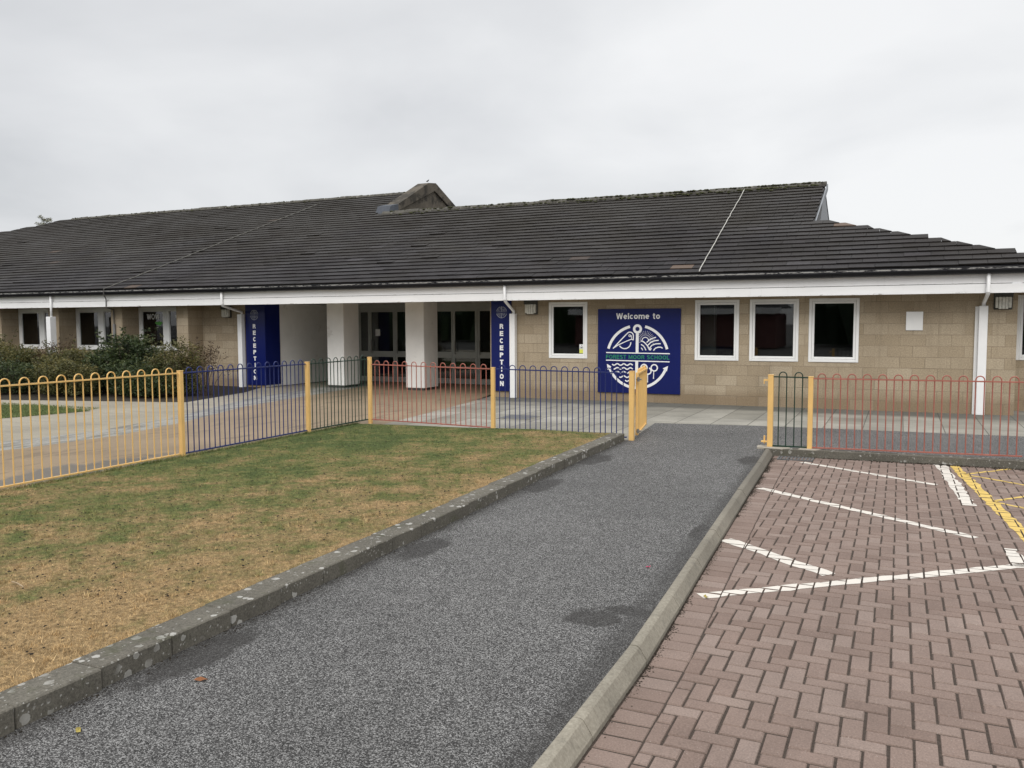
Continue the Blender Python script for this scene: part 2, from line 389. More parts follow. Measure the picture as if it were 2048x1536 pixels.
leafmat('leaf_russet', (.038, .022, .014), (.075, .050, .028), (.14, .095, .045))
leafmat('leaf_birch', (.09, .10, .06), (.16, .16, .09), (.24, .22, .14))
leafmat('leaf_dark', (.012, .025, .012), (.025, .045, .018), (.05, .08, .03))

# ------------------------------------------------------------------ mesh helpers
class MB:
    def __init__(s): s.v = []; s.f = []; s.a = {}
    def add(s, vs, fs):
        o = len(s.v); s.v += [tuple(p) for p in vs]; s.f += [tuple(i+o for i in f) for f in fs]; return s
    def box(s, x0, x1, y0, y1, z0, z1):
        return s.add([(x0, y0, z0), (x1, y0, z0), (x1, y1, z0), (x0, y1, z0), (x0, y0, z1), (x1, y0, z1), (x1, y1, z1), (x0, y1, z1)],
                     [(0, 3, 2, 1), (4, 5, 6, 7), (0, 1, 5, 4), (1, 2, 6, 5), (2, 3, 7, 6), (3, 0, 4, 7)])
    def bbox(s, x0, x1, y0, y1, z0, z1, b=.004):
        # box with chamfered edges
        vs = []; cx = ((x0, x0+b), (x1, x1-b)); cy = ((y0, y0+b), (y1, y1-b)); cz = ((z0, z0+b), (z1, z1-b))
        idx = {}
        for i in (0, 1):
            for j in (0, 1):
                for k in (0, 1):
                    idx[i, j, k, 0] = len(vs); vs.append((cx[i][0], cy[j][1], cz[k][1]))
                    idx[i, j, k, 1] = len(vs); vs.append((cx[i][1], cy[j][0], cz[k][1]))
                    idx[i, j, k, 2] = len(vs); vs.append((cx[i][1], cy[j][1], cz[k][0]))
        fs = []
        for i in (0, 1): fs.append([idx[i, 0, 0, 0], idx[i, 1, 0, 0], idx[i, 1, 1, 0], idx[i, 0, 1, 0]][::(-1 if i == 0 else 1)])
        for j in (0, 1): fs.append([idx[0, j, 0, 1], idx[1, j, 0, 1], idx[1, j, 1, 1], idx[0, j, 1, 1]][::(1 if j == 0 else -1)])
        for k in (0, 1): fs.append([idx[0, 0, k, 2], idx[1, 0, k, 2], idx[1, 1, k, 2], idx[0, 1, k, 2]][::(-1 if k == 0 else 1)])
        for i in (0, 1):
            for j in (0, 1): fs.append([idx[i, j, 0, 0], idx[i, j, 0, 1], idx[i, j, 1, 1], idx[i, j, 1, 0]])
            for k in (0, 1): fs.append([idx[i, 0, k, 0], idx[i, 1, k, 0], idx[i, 1, k, 2], idx[i, 0, k, 2]])
        for j in (0, 1):
            for k in (0, 1): fs.append([idx[0, j, k, 1], idx[1, j, k, 1], idx[1, j, k, 2], idx[0, j, k, 2]])
        for i in (0, 1):
            for j in (0, 1):
                for k in (0, 1): fs.append([idx[i, j, k, 0], idx[i, j, k, 1], idx[i, j, k, 2]])
        s.fix = True
        return s.add(vs, fs)
    def prism(s, pts, z0, z1):
        k = len(pts); return s.add([(x, y, z0) for x, y in pts]+[(x, y, z1) for x, y in pts],
            [tuple(range(k))[::-1], tuple(range(k, 2*k))]+[(i, (i+1) % k, (i+1) % k+k, i+k) for i in range(k)])
    def sheet(s, pts, z): return s.add([(x, y, z) for x, y in pts], [tuple(range(len(pts)))])
    def tube(s, pts, r, seg=6, caps=True):
        pts = [Vector(p) for p in pts]; rs = r if isinstance(r, (list, tuple)) else [r]*len(pts)
        vs = []; prev = None
        for i, p in enumerate(pts):
            d = (pts[min(i+1, len(pts)-1)]-pts[max(i-1, 0)]).normalized()
            u = prev if prev is not None else (Vector((0, 0, 1)) if abs(d.z) < .9 else Vector((1, 0, 0)))
            u = (u-d*u.dot(d)).normalized(); w = d.cross(u); prev = u
            for k in range(seg):
                a = 2*math.pi*k/seg; vs.append(p+(u*math.cos(a)+w*math.sin(a))*rs[i])
        fs = [(i*seg+k, i*seg+(k+1) % seg, (i+1)*seg+(k+1) % seg, (i+1)*seg+k) for i in range(len(pts)-1) for k in range(seg)]
        if caps: fs += [tuple(range(seg))[::-1], tuple(range((len(pts)-1)*seg, len(pts)*seg))]
        return s.add(vs, fs)
    def build(s, name, m, parent=None, smooth=False, origin=None):
        me = bpy.data.meshes.new(name)
        base = Vector(parent['_w']) if parent is not None and '_w' in parent else Vector((0, 0, 0))
        if parent is None:
            if origin is None:
                a = np.array(s.v); origin = (float(a[:, 0].mean()), float(a[:, 1].mean()), float(a[:, 2].min()))
            base = Vector(origin)
        me.from_pydata([(p[0]-base.x, p[1]-base.y, p[2]-base.z) for p in s.v], [], s.f)
        for k, vals in s.a.items():
            at = me.attributes.new(k, 'FLOAT', 'FACE'); at.data.foreach_set('value', np.array(vals, dtype=np.float32))
        me.update()
        if getattr(s, 'fix', False) or True:
            pass
        me.materials.append(MATS[m] if isinstance(m, str) else m)
        if smooth: me.polygons.foreach_set('use_smooth', [True]*len(me.polygons))
        o = bpy.data.objects.new(name, me); COL.objects.link(o)
        if parent is not None:
            o.parent = parent; o['_w'] = list(base)
        else: o.location = base; o['_w'] = list(base)
        return o
def recalc(o):
    import bmesh
    b = bmesh.new(); b.from_mesh(o.data); bmesh.ops.recalc_face_normals(b, faces=b.faces); b.to_mesh(o.data); b.free(); return o
def tag(o, label, cat=None, group=None, kind=None):
    if label: o['label'] = label
    if cat: o['category'] = cat
    if group: o['group'] = group
    if kind: o['kind'] = kind
    return o
def empty(name, loc, label, cat, group=None):
    o = bpy.data.objects.new(name, None); COL.objects.link(o); o.location = loc; o['_w'] = list(loc); o.empty_display_size = .2
    return tag(o, label, cat, group)
def struct(o): o['kind'] = 'structure'; return o
def lerp(a, b, t): return a+(b-a)*t
def interp(poly, y):   # poly [(x,y)] sorted by y
    ys = [p[1] for p in poly]; xs = [p[0] for p in poly]
    return float(np.interp(y, ys, xs))

# ------------------------------------------------------------------ ground and paving
g = MB(); g.sheet([(-600, -600), (600, -600), (600, 900), (-600, 900)], -.16)
struct(g.build('ground', 'asphalt_surface', origin=(0, 0, -.16)))

KL = [(-1.27, -3), (-1.27, 2.9), (-1.29, 4.4), (-1.34, 5.4), (-1.39, 6.4), (-1.44, 7.5), (-1.51, 9.0), (-1.57, 10.5), (-1.63, 11.75)]   # path side of the parking kerb
path = MB()
path.sheet([(-3.50, -4), (-1.25, -4)]+[(x, y) for x, y in KL]+[(-1.63, 12.05), (14, 12.30), (14, 14.85), (1.74, 14.77), (-1.98, 14.62), (-3.83, 14.31), (-3.62, 12.1), (-3.75, 11.9), (-3.6, 6)], 0)
struct(path.build('path', 'asphalt_surface', origin=(0, 0, 0)))

sl = MB(); sl.sheet([(-9.4, 21.6), (-8.62, 16.6), (-8.09, 12.2), (-8.09, 12.0), (-3.4, 12.0), (16, 12.4), (16, 24), (-9.4, 24)], -.004)
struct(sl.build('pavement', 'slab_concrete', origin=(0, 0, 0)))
tm = MB(); tm.sheet([(-8.4, -4), (-8.4, 12.3), (-8.09, 12.21), (-8.62, 16.6), (-9.12, 18.76), (-9.3, 24), (-14.2, 24), (-13.19, 17.45), (-12.86, 15.34), (-12.62, 13.93), (-11.59, 11.14), (-11.2, 9.51), (-11.3, 8.0), (-11.9, 6), (-13.5, 2), (-15, -4)], -.008)
struct(tm.build('forecourt', 'buff_tarmac', origin=(0, 0, 0)))
be = MB(); be.sheet([(-15, -4), (-13.5, 2), (-11.9, 6), (-11.3, 8.0), (-11.2, 9.51), (-11.59, 11.14), (-12.62, 13.93), (-12.86, 15.34), (-13.19, 17.45), (-14.2, 24), (-14.75, 24), (-14.5, 19.2), (-13.96, 15.59), (-12.54, 12.07), (-12.05, 9.9), (-12.15, 8.9), (-12.6, 7), (-14.5, 2), (-16, -4)], -.012)
struct(be.build('path_edge', 'worn_edging', origin=(0, 0, 0)))
pp = MB(); pp.sheet([(-60, -6), (-12, -6), (-11, 9), (-13.5, 24), (-16.5, 24), (-60, 24)], -.020)
struct(pp.build('footpath', 'pale_concrete', origin=(0, 0, 0)))
bd = MB(); bd.sheet([(-60, 14.6), (-60, 12.9), (-19.2, 13.05), (-14.62, 14.25), (-15.3, 16.9), (-16.1, 18.5), (-60, 18.6)], -.012)
struct(bd.build('flower_bed', 'soil', origin=(0, 0, 0)))
gp = MB(); gp.sheet([(-40, 12.2), (-18.0, 12.21), (-16.85, 12.5), (-14.95, 12.05), (-15.4, 10.3), (-19, 8.6), (-40, 6)], -.012)
struct(gp.build('grass_verge', 'grass_base', origin=(0, 0, 0)))

def XK(y): return np.interp(y, [-4, 2.2, 6.4, 9, 11.95], [-3.40, -3.43, -3.53, -3.63, -3.66])   # face of the lawn kerb
# lawn surface, falling from the kerb to the railings
def lawn_z(x, y):
    t = np.clip((x+8.45)/(8.45-3.75), 0, 1)
    return .015+.075*np.power(t, .8)+.012*np.sin(x*2.1+y*1.3)*np.sin(y*1.7-x*.6)*t*(1-t)*4
nx_, ny_ = 60, 160; LX = np.linspace(-8.46, -3.58, nx_); LY = np.linspace(-4, 12.12, ny_)
lw = MB(); gx, gy = np.meshgrid(np.linspace(0, 1, nx_), LY); gx = -8.46+gx*(XK(gy)-.195+8.46); gz = lawn_z(gx, gy)
lw.v = list(zip(gx.ravel().tolist(), gy.ravel().tolist(), gz.ravel().tolist()))
lw.f = [(j*nx_+i, j*nx_+i+1, (j+1)*nx_+i+1, (j+1)*nx_+i) for j in range(ny_-1) for i in range(nx_-1)]
struct(lw.build('lawn', 'grass_base', smooth=True, origin=(0, 0, 0)))

def blades(name, label, xs, ys, zf, hmin, hmax, wid):
    N = len(xs); z = zf(xs, ys)-.004
    ang = rng.uniform(0, 2*np.pi, N); h = rng.uniform(hmin, hmax, N); w = wid*rng.uniform(.6, 1.3, N)
    ln = rng.normal(0, .75, N)*h; la = rng.uniform(0, 2*np.pi, N)
    dx, dy = np.cos(ang)*w, np.sin(ang)*w
    V = np.empty((N, 3, 3), np.float32)
    V[:, 0] = np.stack([xs-dx, ys-dy, z], 1); V[:, 1] = np.stack([xs+dx, ys+dy, z], 1)
    V[:, 2] = np.stack([xs+np.cos(la)*ln, ys+np.sin(la)*ln, z+h], 1)
    me = bpy.data.meshes.new(name); me.vertices.add(3*N); me.loops.add(3*N); me.polygons.add(N)
    me.vertices.foreach_set('co', V.ravel()); me.loops.foreach_set('vertex_index', np.arange(3*N, dtype=np.int32))
    me.polygons.foreach_set('loop_start', np.arange(0, 3*N, 3, dtype=np.int32)); me.polygons.foreach_set('loop_total', np.full(N, 3, np.int32))
    at = me.attributes.new('rnd', 'FLOAT', 'FACE'); at.data.foreach_set('value', rng.uniform(0, 1, N).astype(np.float32))
    me.update(calc_edges=True); me.materials.append(MATS['grass_blade'])
    o = bpy.data.objects.new(name, me); COL.objects.link(o)
    return tag(o, label, 'grass', kind='stuff')
def density_pts(N):
    # more blades close to the camera
    ys = 1.2+(12.05-1.2)*np.power(rng.uniform(0, 1, N), 1.45); xs = rng.uniform(-8.42, XK(ys)-.20); return xs, ys
xs, ys = density_pts(620000)
blades('grass', 'short mown lawn grass, green by the railings and scorched brown near the kerb', xs, ys, lawn_z, .006, .018, .0019)
N = 26000; ys = rng.uniform(8.8, 12.5, N); xs = rng.uniform(-24, -15.0, N)
k = (ys > 10.3-(-15.4-xs)*.47) & (xs < -14.95-np.abs(ys-11.6)*.25); xs, ys = xs[k], ys[k]
blades('grass', 'small green grass verge beyond the yellow railings, before the shrub bed', xs, ys, lambda a, b: 0*a-.01, .02, .05, .006)
# coarser tufts standing out of the sward
cx_, cy_ = density_pts(1500); k_ = rng.integers(14, 34, 1500)
xs = np.repeat(cx_, k_)+rng.normal(0, .02, k_.sum()); ys = np.repeat(cy_, k_)+rng.normal(0, .02, k_.sum())
kk = (xs > -8.42) & (xs < XK(ys)-.2); blades('grass', 'coarser tufts of grass standing out of the mown lawn', xs[kk], ys[kk], lawn_z, .018, .038, .0024)
# tufts creeping over the edges
N = 9000; ys = 1.5+10.4*rng.uniform(0, 1, N)**1.3; xs = XK(ys)-.208-abs(rng.normal(0, .012, N))+.008
blades('grass_fringe', 'straw coloured grass fringe growing against the lichened lawn kerb', xs, ys, lambda a, b: 0*a+.094, .01, .032, .002)
N = 9000; ys = rng.uniform(2.5, 12.1, N); xs = -8.46+rng.normal(0, .02, N)
blades('grass_fringe', 'taller green grass fringe under the yellow and blue railings', xs, ys, lambda a, b: 0*a+.015, .02, .06, .003)

# lawn edging blocks with lichen
ek = MB(); y = -3.9
while y < 11.9:
    L = .445; j = rng.uniform(-.004, .004); x1 = float(XK(y+.2))+j
    ek.bbox(x1-.205, x1, y+.003, min(y+L-.003, 11.98), -.15, .106+rng.uniform(-.002, .002), .007); y += L
recalc(struct(ek.build('lawn_kerb', 'edging_concrete', origin=(0, 0, 0))))

# battered kerb stones between path and parking
ZB = -.085
def kerb_profile(x, y, nxv, nyv, st):
    # offsets across: path side -> paving side
    pr = [(0, -.16), (0, .002), (.008, .010), (.042, .010), (.056, .003), (.098, -.062), (.102, -.16)]
    return [(x+nxv*o, y+nyv*o, z+st*(z > -.1)) for o, z in pr]
kb = MB()
def kerb_run(pts, Ls):
    P = [Vector(p) for p in pts]; cum = [0]
    for a, b in zip(P, P[1:]): cum.append(cum[-1]+(b-a).length)
    def at(t):
        for i in range(len(P)-1):
            if t <= cum[i+1] or i == len(P)-2:
                u = (t-cum[i])/(cum[i+1]-cum[i]); return P[i].lerp(P[i+1], u), (P[i+1]-P[i]).normalized()
    t = 0
    while t < cum[-1]-.05:
        e = min(t+Ls, cum[-1]); st = rng.uniform(-.003, .003)
        (a, d), (b, d2) = at(t+.004), at(e-.004)
        d = (b-a).normalized(); nn = Vector((d.y, -d.x))
        A = kerb_profile(a.x, a.y, nn.x, nn.y, st); B = kerb_profile(b.x, b.y, nn.x, nn.y, st); m = len(A)
        kb.add(A+B, [(i, i+1, m+i+1, m+i) for i in range(m-1)]+[tuple(range(m)), tuple(range(2*m-1, m-1, -1))]); t = e
kerb_run(KL+[(-1.64, 11.9)], .915)
ko = recalc(struct(kb.build('kerb', 'kerb_concrete', origin=(0, 0, 0))))
# upstand along the foot of the right-hand railings
kb = MB()
pts = [(-1.66, 12.0), (-1.0, 12.06), (.33, 12.10), (1.43, 12.14), (6, 12.3), (14, 12.5)]
for (xa, ya), (xb, yb) in zip(pts, pts[1:]):
    kb.add([(xa, ya-.12, -.16), (xb, yb-.12, -.16), (xb, yb-.10, .012), (xa, ya-.10, .012), (xb, yb+.06, .016), (xa, ya+.06, .016)], [(0, 1, 2, 3), (3, 2, 4, 5)])
struct(kb.build('kerb', 'edging_concrete', origin=(0, 0, 0)))

# herringbone block paving
def kx(y): return interp([(x+.102, yy) for x, yy in KL], y)
def clip_poly(poly, a, b, cc):   # keep a*x+b*y+c >= 0
    out = []
    for i in range(len(poly)):
        p, q = poly[i], poly[(i+1) % len(poly)]
        dp, dq = a*p[0]+b*p[1]+cc, a*q[0]+b*q[1]+cc
        if dp >= 0: out.append(p)
        if dp*dq < 0:
            t = dp/(dp-dq); out.append((p[0]+(q[0]-p[0])*t, p[1]+(q[1]-p[1])*t))
    return out
pv = MB(); pv.a['rnd'] = []; TOPS = []
def paver(poly, top):
    if len(poly) < 3: return
    ar = sum(poly[i][0]*poly[(i+1) % len(poly)][1]-poly[(i+1) % len(poly)][0]*poly[i][1] for i in range(len(poly)))/2
    if ar < .0012: return
    cx = sum(p[0] for p in poly)/len(poly); cy = sum(p[1] for p in poly)/len(poly); k = len(poly)
    ins = []
    for (x, y) in poly:
        d = math.hypot(x-cx, y-cy); ins.append((x-(x-cx)/d*.008, y-(y-cy)/d*.008))
    tx, ty = rng.normal(0, .008), rng.normal(0, .008)
    zf = lambda x, y: top+(x-cx)*tx+(y-cy)*ty
    v = [(x, y, zf(x, y)) for x, y in ins]+[(x, y, zf(x, y)-.0075) for x, y in poly]+[(x, y, top-.03) for x, y in poly]
    pv.add(v, [tuple(range(k))]+[(i+k, (i+1) % k+k, (i+1) % k, i) for i in range(k)]+[(i+2*k, (i+1) % k+2*k, (i+1) % k+k, i+k) for i in range(k)])
    r = float(np.clip(rng.normal(.5, .24), 0, 1)); pv.a['rnd'] += [r]*(2*k+1)
    ins2 = [(x-(x-cx)/math.hypot(x-cx, y-cy)*.0030, y-(y-cy)/math.hypot(x-cx, y-cy)*.0030) for x, y in poly]
    TOPS.append((ins2, zf))
U = .1; gj = .0044
Y0, Y1, XM = 1.2, 11.96, 5.0
for iy in range(int(Y0/U), int(Y1/U)+2):
    for ix in range(-17, int(XM/U)):
        m = (ix-iy) % 4
        if m == 0: x0, x1, y0, y1 = ix*U, (ix+2)*U, iy*U, (iy+1)*U
        elif m == 3: x0, x1, y0, y1 = ix*U, (ix+1)*U, iy*U, (iy+2)*U
        else: continue
        dx, dy = rng.normal(0, .0011, 2)
        q = [(x0+gj+dx, y0+gj+dy), (x1-gj+dx, y0+gj+dy), (x1-gj+dx, y1-gj+dy), (x0+gj+dx, y1-gj+dy)]
        # border course edge follows the kerb
        ya, yb = (y0+y1)/2-.2, (y0+y1)/2+.2; xa, xb = kx(ya)+.205, kx(yb)+.205
        a, b = (yb-ya), -(xb-xa); cc = -(a*xa+b*ya); q = clip_poly(q, a, b, cc)
        if len(q) >= 3: q = clip_poly(q, 0, -1, Y1+ (x0*.03))
        if len(q) >= 3: paver(q, ZB+.005+rng.normal(0, .0009))
y = Y0
while y < Y1-.02:
    xa, xb = kx(y), kx(y+.135)
    paver([(xa+.006, y+gj), (xa+.2, y+gj), (xb+.2, y+.135-gj), (xb+.006, y+.135-gj)], ZB+.004+rng.normal(0, .001)); y += .135
struct(pv.build('car_park', 'paver', origin=(0, 0, 0)))
jb = MB(); jb.sheet([(-1.35, -4), (40, -4), (40, 12.2), (-1.75, 12.2), (-1.6, 9)], ZB-.0008)
struct(jb.build('car_park_bed', 'paver_joint', origin=(0, 0, 0)))
jb = MB(); jb.sheet([(5.0, -4), (40, -4), (40, 12.2), (5, 12.2)], ZB+.004); jb.sheet([(-1.15, -4), (5.0, -4), (5.0, 1.2), (-1.15, 1.2)], ZB+.004)
jb.a['rnd'] = [.5, .5]
struct(jb.build('car_park_surface', 'paver', origin=(0, 0, 0)))

# painted bay markings, broken at every joint like the photo's
def stroke(pts, w):
    quads = []
    for (p, q) in zip(pts, pts[1:]):
        L = math.dist(p, q); k = max(1, int(L/.09)); d = ((q[0]-p[0])/L, (q[1]-p[1])/L)
        ws = [w/2*(1+rng.normal(0, .10)) for _ in range(k+1)]; of = [rng.normal(0, w*.05) for _ in range(k+1)]
        P = [(lerp(p[0], q[0], i/k), lerp(p[1], q[1], i/k)) for i in range(k+1)]
        for i in range(k):
            A, B = P[i], P[i+1]; n_ = (-d[1], d[0])
            quads.append([(A[0]-n_[0]*(ws[i]-of[i]), A[1]-n_[1]*(ws[i]-of[i])), (B[0]-n_[0]*(ws[i+1]-of[i+1]), B[1]-n_[1]*(ws[i+1]-of[i+1])),
                          (B[0]+n_[0]*(ws[i+1]+of[i+1]), B[1]+n_[1]*(ws[i+1]+of[i+1])), (A[0]+n_[0]*(ws[i]+of[i]), A[1]+n_[1]*(ws[i]+of[i]))])
    return quads
def marking(strokes, m, label):
    mb = MB()
    for pts, w in strokes:
        for q in stroke(pts, w):
            x0, x1 = min(p[0] for p in q), max(p[0] for p in q); y0, y1 = min(p[1] for p in q), max(p[1] for p in q)
            for ins, zf in TOPS:
                c0 = ins[0]
                if abs(c0[0]-x0) > .45 or abs(c0[1]-y0) > .45: continue
                r = q
                for i in range(len(ins)):
                    (ax_, ay_), (bx_, by_) = ins[i], ins[(i+1) % len(ins)]
                    a, b = -(by_-ay_), (bx_-ax_); r = clip_poly(r, a, b, -(a*ax_+b*ay_))
                    if len(r) < 3: break
                if len(r) >= 3: mb.add([(x, y, zf(x, y)+.0022) for x, y in r], [tuple(range(len(r)))])
    o = mb.build('painted_line', m); return tag(o, label, 'road marking', 'painted parking bay lines')
marking([([(-1.12, 11.50), (.41, 10.47)], .085)], 'marking_white', 'farthest slanting white line, just below the drain grate corner')
marking([([(-1.36, 9.52), (.62, 8.02)], .10)], 'marking_white', 'long slanting white line in the middle of the block paving')
marking([([(-1.29, 7.13), (-.42, 6.42)], .125)], 'marking_white', 'short thick slanting white line closest to the battered kerb')
marking([([(-1.17, 5.57), (.95, 7.30)], .10), ([(.85, 7.75), (.86, 7.20)], .11)], 'marking_white', 'nearest white line running up to a hooked corner at right')
marking([([(.51, 11.95), (.67, 9.42)], .125)], 'marking_white', 'straight white line alongside the yellow bay line')
marking([([(.66, 11.95), (1.02, 8.2), (1.25, 5.9)], .115)], 'marking_yellow', 'long thick yellow bay line beside the white one')
marking([([(.74, 11.33), (1.3, 12.0)], .05), ([(.77, 11.31), (1.34, 10.82)], .05)], 'marking_yellow', 'thin yellow hatch lines nearest the red railings')
marking([([(.90, 9.75), (1.35, 10.3)], .05), ([(.90, 9.73), (1.35, 9.3)], .05)], 'marking_yellow', 'thin yellow hatch lines lower down against the thick yellow line')

# drain grate in the paving corner
dg = MB()
for i in range(9): dg.box(-1.42+i*.045, -1.40+i*.045, 11.62, 11.84, ZB+.006, ZB+.016)
dg.box(-1.45, -1.43, 11.60, 11.86, ZB, ZB+.018); dg.box(-1.02, -1.0, 11.60, 11.86, ZB, ZB+.018)
dg.box(-1.43, -1.02, 11.60, 11.615, ZB, ZB+.018); dg.box(-1.43, -1.02, 11.845, 11.86, ZB, ZB+.018)
tag(dg.build('drain_grate', 'iron_cover'), 'dark slotted drain grate in the corner of the paving below the gate post', 'drain')
mc = empty('manhole_cover', (-6.38, 14.2, 0), 'grey rectangular manhole cover set in the slabs behind the blue railings', 'manhole cover')
MB().bbox(-6.66, -6.10, 13.92, 14.52, -.003, .008, .004).build('plate', 'iron_cover', mc)
fr = MB(); fr.box(-6.70, -6.665, 13.88, 14.56, -.003, .006); fr.box(-6.095, -6.06, 13.88, 14.56, -.003, .006); fr.box(-6.665, -6.095, 13.88, 13.915, -.003, .006); fr.box(-6.665, -6.095, 14.525, 14.56, -.003, .006)
fr.build('frame', 'slab_concrete', mc)
#==PART2==
# ------------------------------------------------------------------ school building
T = math.tan(R(22.5)); CT, ST = math.cos(R(22.5)), math.sin(R(22.5))
def rz(y): return 2.746+(y-17.25)*T
B = empty('school_building', (-8, 18, 0), 'long single storey school building with buff block walls and a dark tiled roof', 'building')
def wall(name, x0, x1, y0, y1, z0, z1, ops, m='block_wall'):
    xs = sorted({x0, x1, *[o[0] for o in ops], *[o[1] for o in ops]}); zs = sorted({z0, z1, *[o[2] for o in ops], *[o[3] for o in ops]})
    mb = MB()
    for a, b in zip(xs, xs[1:]):
        run = None
        for c_, d in zip(zs, zs[1:]):
            solid = not any(o[0] <= (a+b)/2 <= o[1] and o[2] <= (c_+d)/2 <= o[3] for o in ops)
            if solid:
                if run is None: run = [c_, d]
                else: run[1] = d
            if (not solid or d == zs[-1]) and run: mb.box(a, b, y0, y1, *run); run = None
    return mb.build(name, m, B)
WIN = [(-7.31, -6.38), (-3.97, -3.05), (-2.84, -1.87), (-1.68, -.74)]
ZS, ZH = .93, 2.205
wall('wall', -8.80, 1.94, 18.0, 18.3, -.15, 2.30, [(a, b, ZS, ZH) for a, b in WIN])
wall('wall', 1.64, 2.40, 19.0, 19.3, -.15, 2.30, [(2.04, 2.36, .98, 2.24)])
mb = MB(); mb.box(1.64, 1.94, 18.302, 18.998, -.15, 2.30); mb.box(2.1, 2.4, 19.302, 28.6, -.15, 2.30); mb.box(-48, 2.4, 28.602, 28.9, -.15, 2.30)
mb.build('wall', 'block_wall', B)
MB().box(-8.80, -8.50, 18.302, 21.44, -.15, 2.30).build('wall', 'white_render', B)
MB().box(-18.64, -15.852, 18.35, 18.65, -.15, 2.30).build('wall', 'block_wall', B)
MB().box(-16.15, -15.85, 18.36, 21.44, -.002, 2.295).build('wall', 'white_render', B)
PIERS = [(-18.52, -18.09), (-21.10, -20.64), (-23.79, -23.33), (-26.45, -26.0), (-29.1, -28.65), (-31.75, -31.3)]
bays = [(PIERS[i+1][1], PIERS[i][0]) for i in range(5)]
wall('wall', -47.5, -18.642, 18.4, 18.65, -.15, 2.30, [(a, b, .96, 2.24) for a, b in bays])
for a, b in PIERS: MB().bbox(a, b, 17.8, 18.398 if a < -19 else 18.348, -.15, 2.299, .006).build('pier', 'block_wall', B)
# porch pillars with a dark foot
for a, b in ((-14.26, -13.71), (-11.76, -11.20)):
    recalc(MB().bbox(a, b, 19.0, 19.72, .05, 2.299, .012).build('pillar', 'white_render', B))
    MB().box(a+.02, b-.02, 19.02, 19.70, -.01, .05).build('pillar_foot', 'lamp_body', B)
MB().box(-48, 2.44, 17.41, 21.5, 2.302, 2.33).build('soffit', 'soffit_board', B)
# interiors
def room(x0, x1, y0, y1, m='dark_interior', z1=2.29):
    mb = MB(); mb.box(x0, x1, y1, y1+.05, 0.0, z1); mb.box(x0-.05, x0, y0, y1, 0, z1); mb.box(x1, x1+.05, y0, y1, 0, z1); mb.box(x0, x1, y0, y1, -.05, .004); mb.box(x0-.05, x1+.05, y0, y1+.05, z1, z1+.005)
    return mb.build('interior', m, B)
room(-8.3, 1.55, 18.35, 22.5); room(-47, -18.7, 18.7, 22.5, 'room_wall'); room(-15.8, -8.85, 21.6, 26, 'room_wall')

def window(x0, x1, z0, z1, Yf, mull=None, fw=.058, name='window', cas=True):
    f = MB(); d0, d1 = Yf-.012, Yf+.06
    f.bbox(x0+.002, x0+fw, d0, d1, z0+.002, z1-.002, .005); f.bbox(x1-fw, x1-.002, d0, d1, z0+.002, z1-.002, .005)
    f.bbox(x0+fw, x1-fw, d0, d1, z1-fw, z1-.002, .005); f.bbox(x0+fw, x1-fw, d0-.006, d1, z0+.002, z0+fw, .005)
    lights = [(x0+fw, x1-fw)]
    if mull: f.bbox(mull[0], mull[1], d0, d1, z0+fw, z1-fw, .005); lights = [(x0+fw, mull[0]), (mull[1], x1-fw)]
    w = recalc(f.build(name, 'white_paint', B))
    for a, b in lights:
        cw = .048 if cas else .02; c_ = MB(); e0, e1 = Yf+.004, Yf+.05
        za, zb = z0+fw, z1-fw; gp_ = .003
        c_.bbox(a+gp_, a+cw, e0, e1, za+gp_, zb-gp_, .006); c_.bbox(b-cw, b-gp_, e0, e1, za+gp_, zb-gp_, .006)
        c_.bbox(a+cw, b-cw, e0, e1, zb-cw, zb-gp_, .006); c_.bbox(a+cw, b-cw, e0, e1, za+gp_, za+cw, .006)
        recalc(c_.build('casement', 'white_paint', w))
        MB().box(a+cw, b-cw, Yf+.028, Yf+.034, za+cw, zb-cw).build('pane', 'glass', w)
    return w
for a, b in WIN: window(a, b, ZS, ZH, 18.0)
window(2.04, 2.36, .98, 2.24, 19.0)
for i, (a, b) in enumerate(bays):
    w = window(a, b, .96, 2.24, 18.4, (a+.97, a+1.21), .12, cas=False)
    # pale blinds and cabinets behind the glass
    k = MB(); k.box(a+.12, a+.45, 18.62, 18.66, .96, 2.2)
    if i == 1: k.box(a+.5, a+.86, 18.9, 18.95, .96, 2.2)
    if i == 0: k.box(a+.72, a+.90, 18.7, 18.72, .96, 2.2)
    k.build('blind', 'blind', w)
MB().box(-2.0, -1.2, 18.9, 18.92, 1.0, 2.2).build('blind', 'dark_interior', B)
MB().box(-3.93, -3.62, 18.5, 18.53, .95, 2.2).build('blind', 'room_wall', B)
MB().tube([(-3.60, 18.2, 1.35), (-3.60, 18.2, 2.15)], .004, 4).build('blind_cord', 'window_letters', B)

# entrance glazing
YG = 21.4
def frames(name, vert, rails, z0, z1, x0, x1, panes, d=.06):
    f = MB()
    for a, b in vert: f.box(a, b, YG, YG+d, z0, z1)
    for za, zb, xa, xb in rails: f.box(xa, xb, YG+.003, YG+d-.003, za, zb)
    o = f.build(name, 'aluminium_frame', B)
    for a, b, za, zb in panes: MB().box(a, b, YG+.025, YG+.031, za, zb).build('pane', 'glass', o)
    return o
def leafset(name, a, b, fw=.07, inset=0.0):
    return frames(name, [(a, a+fw), (b-fw, b)], [(0.0, .15, a+fw, b-fw), (.74, .91, a+fw, b-fw), (2.07, 2.14, a+fw, b-fw)], 0, 2.14, a, b,
                  [(a+fw, b-fw, .15, .74), (a+fw, b-fw, .91, 2.07)])
xsplit = [-15.84, -14.86, -14.50, -13.60, -12.62, -11.66, -10.87, -10.05, -8.81]
names = ['side_light', 'side_light', 'entrance_door', 'entrance_door', 'side_light', 'entrance_door', 'entrance_door', 'side_light']
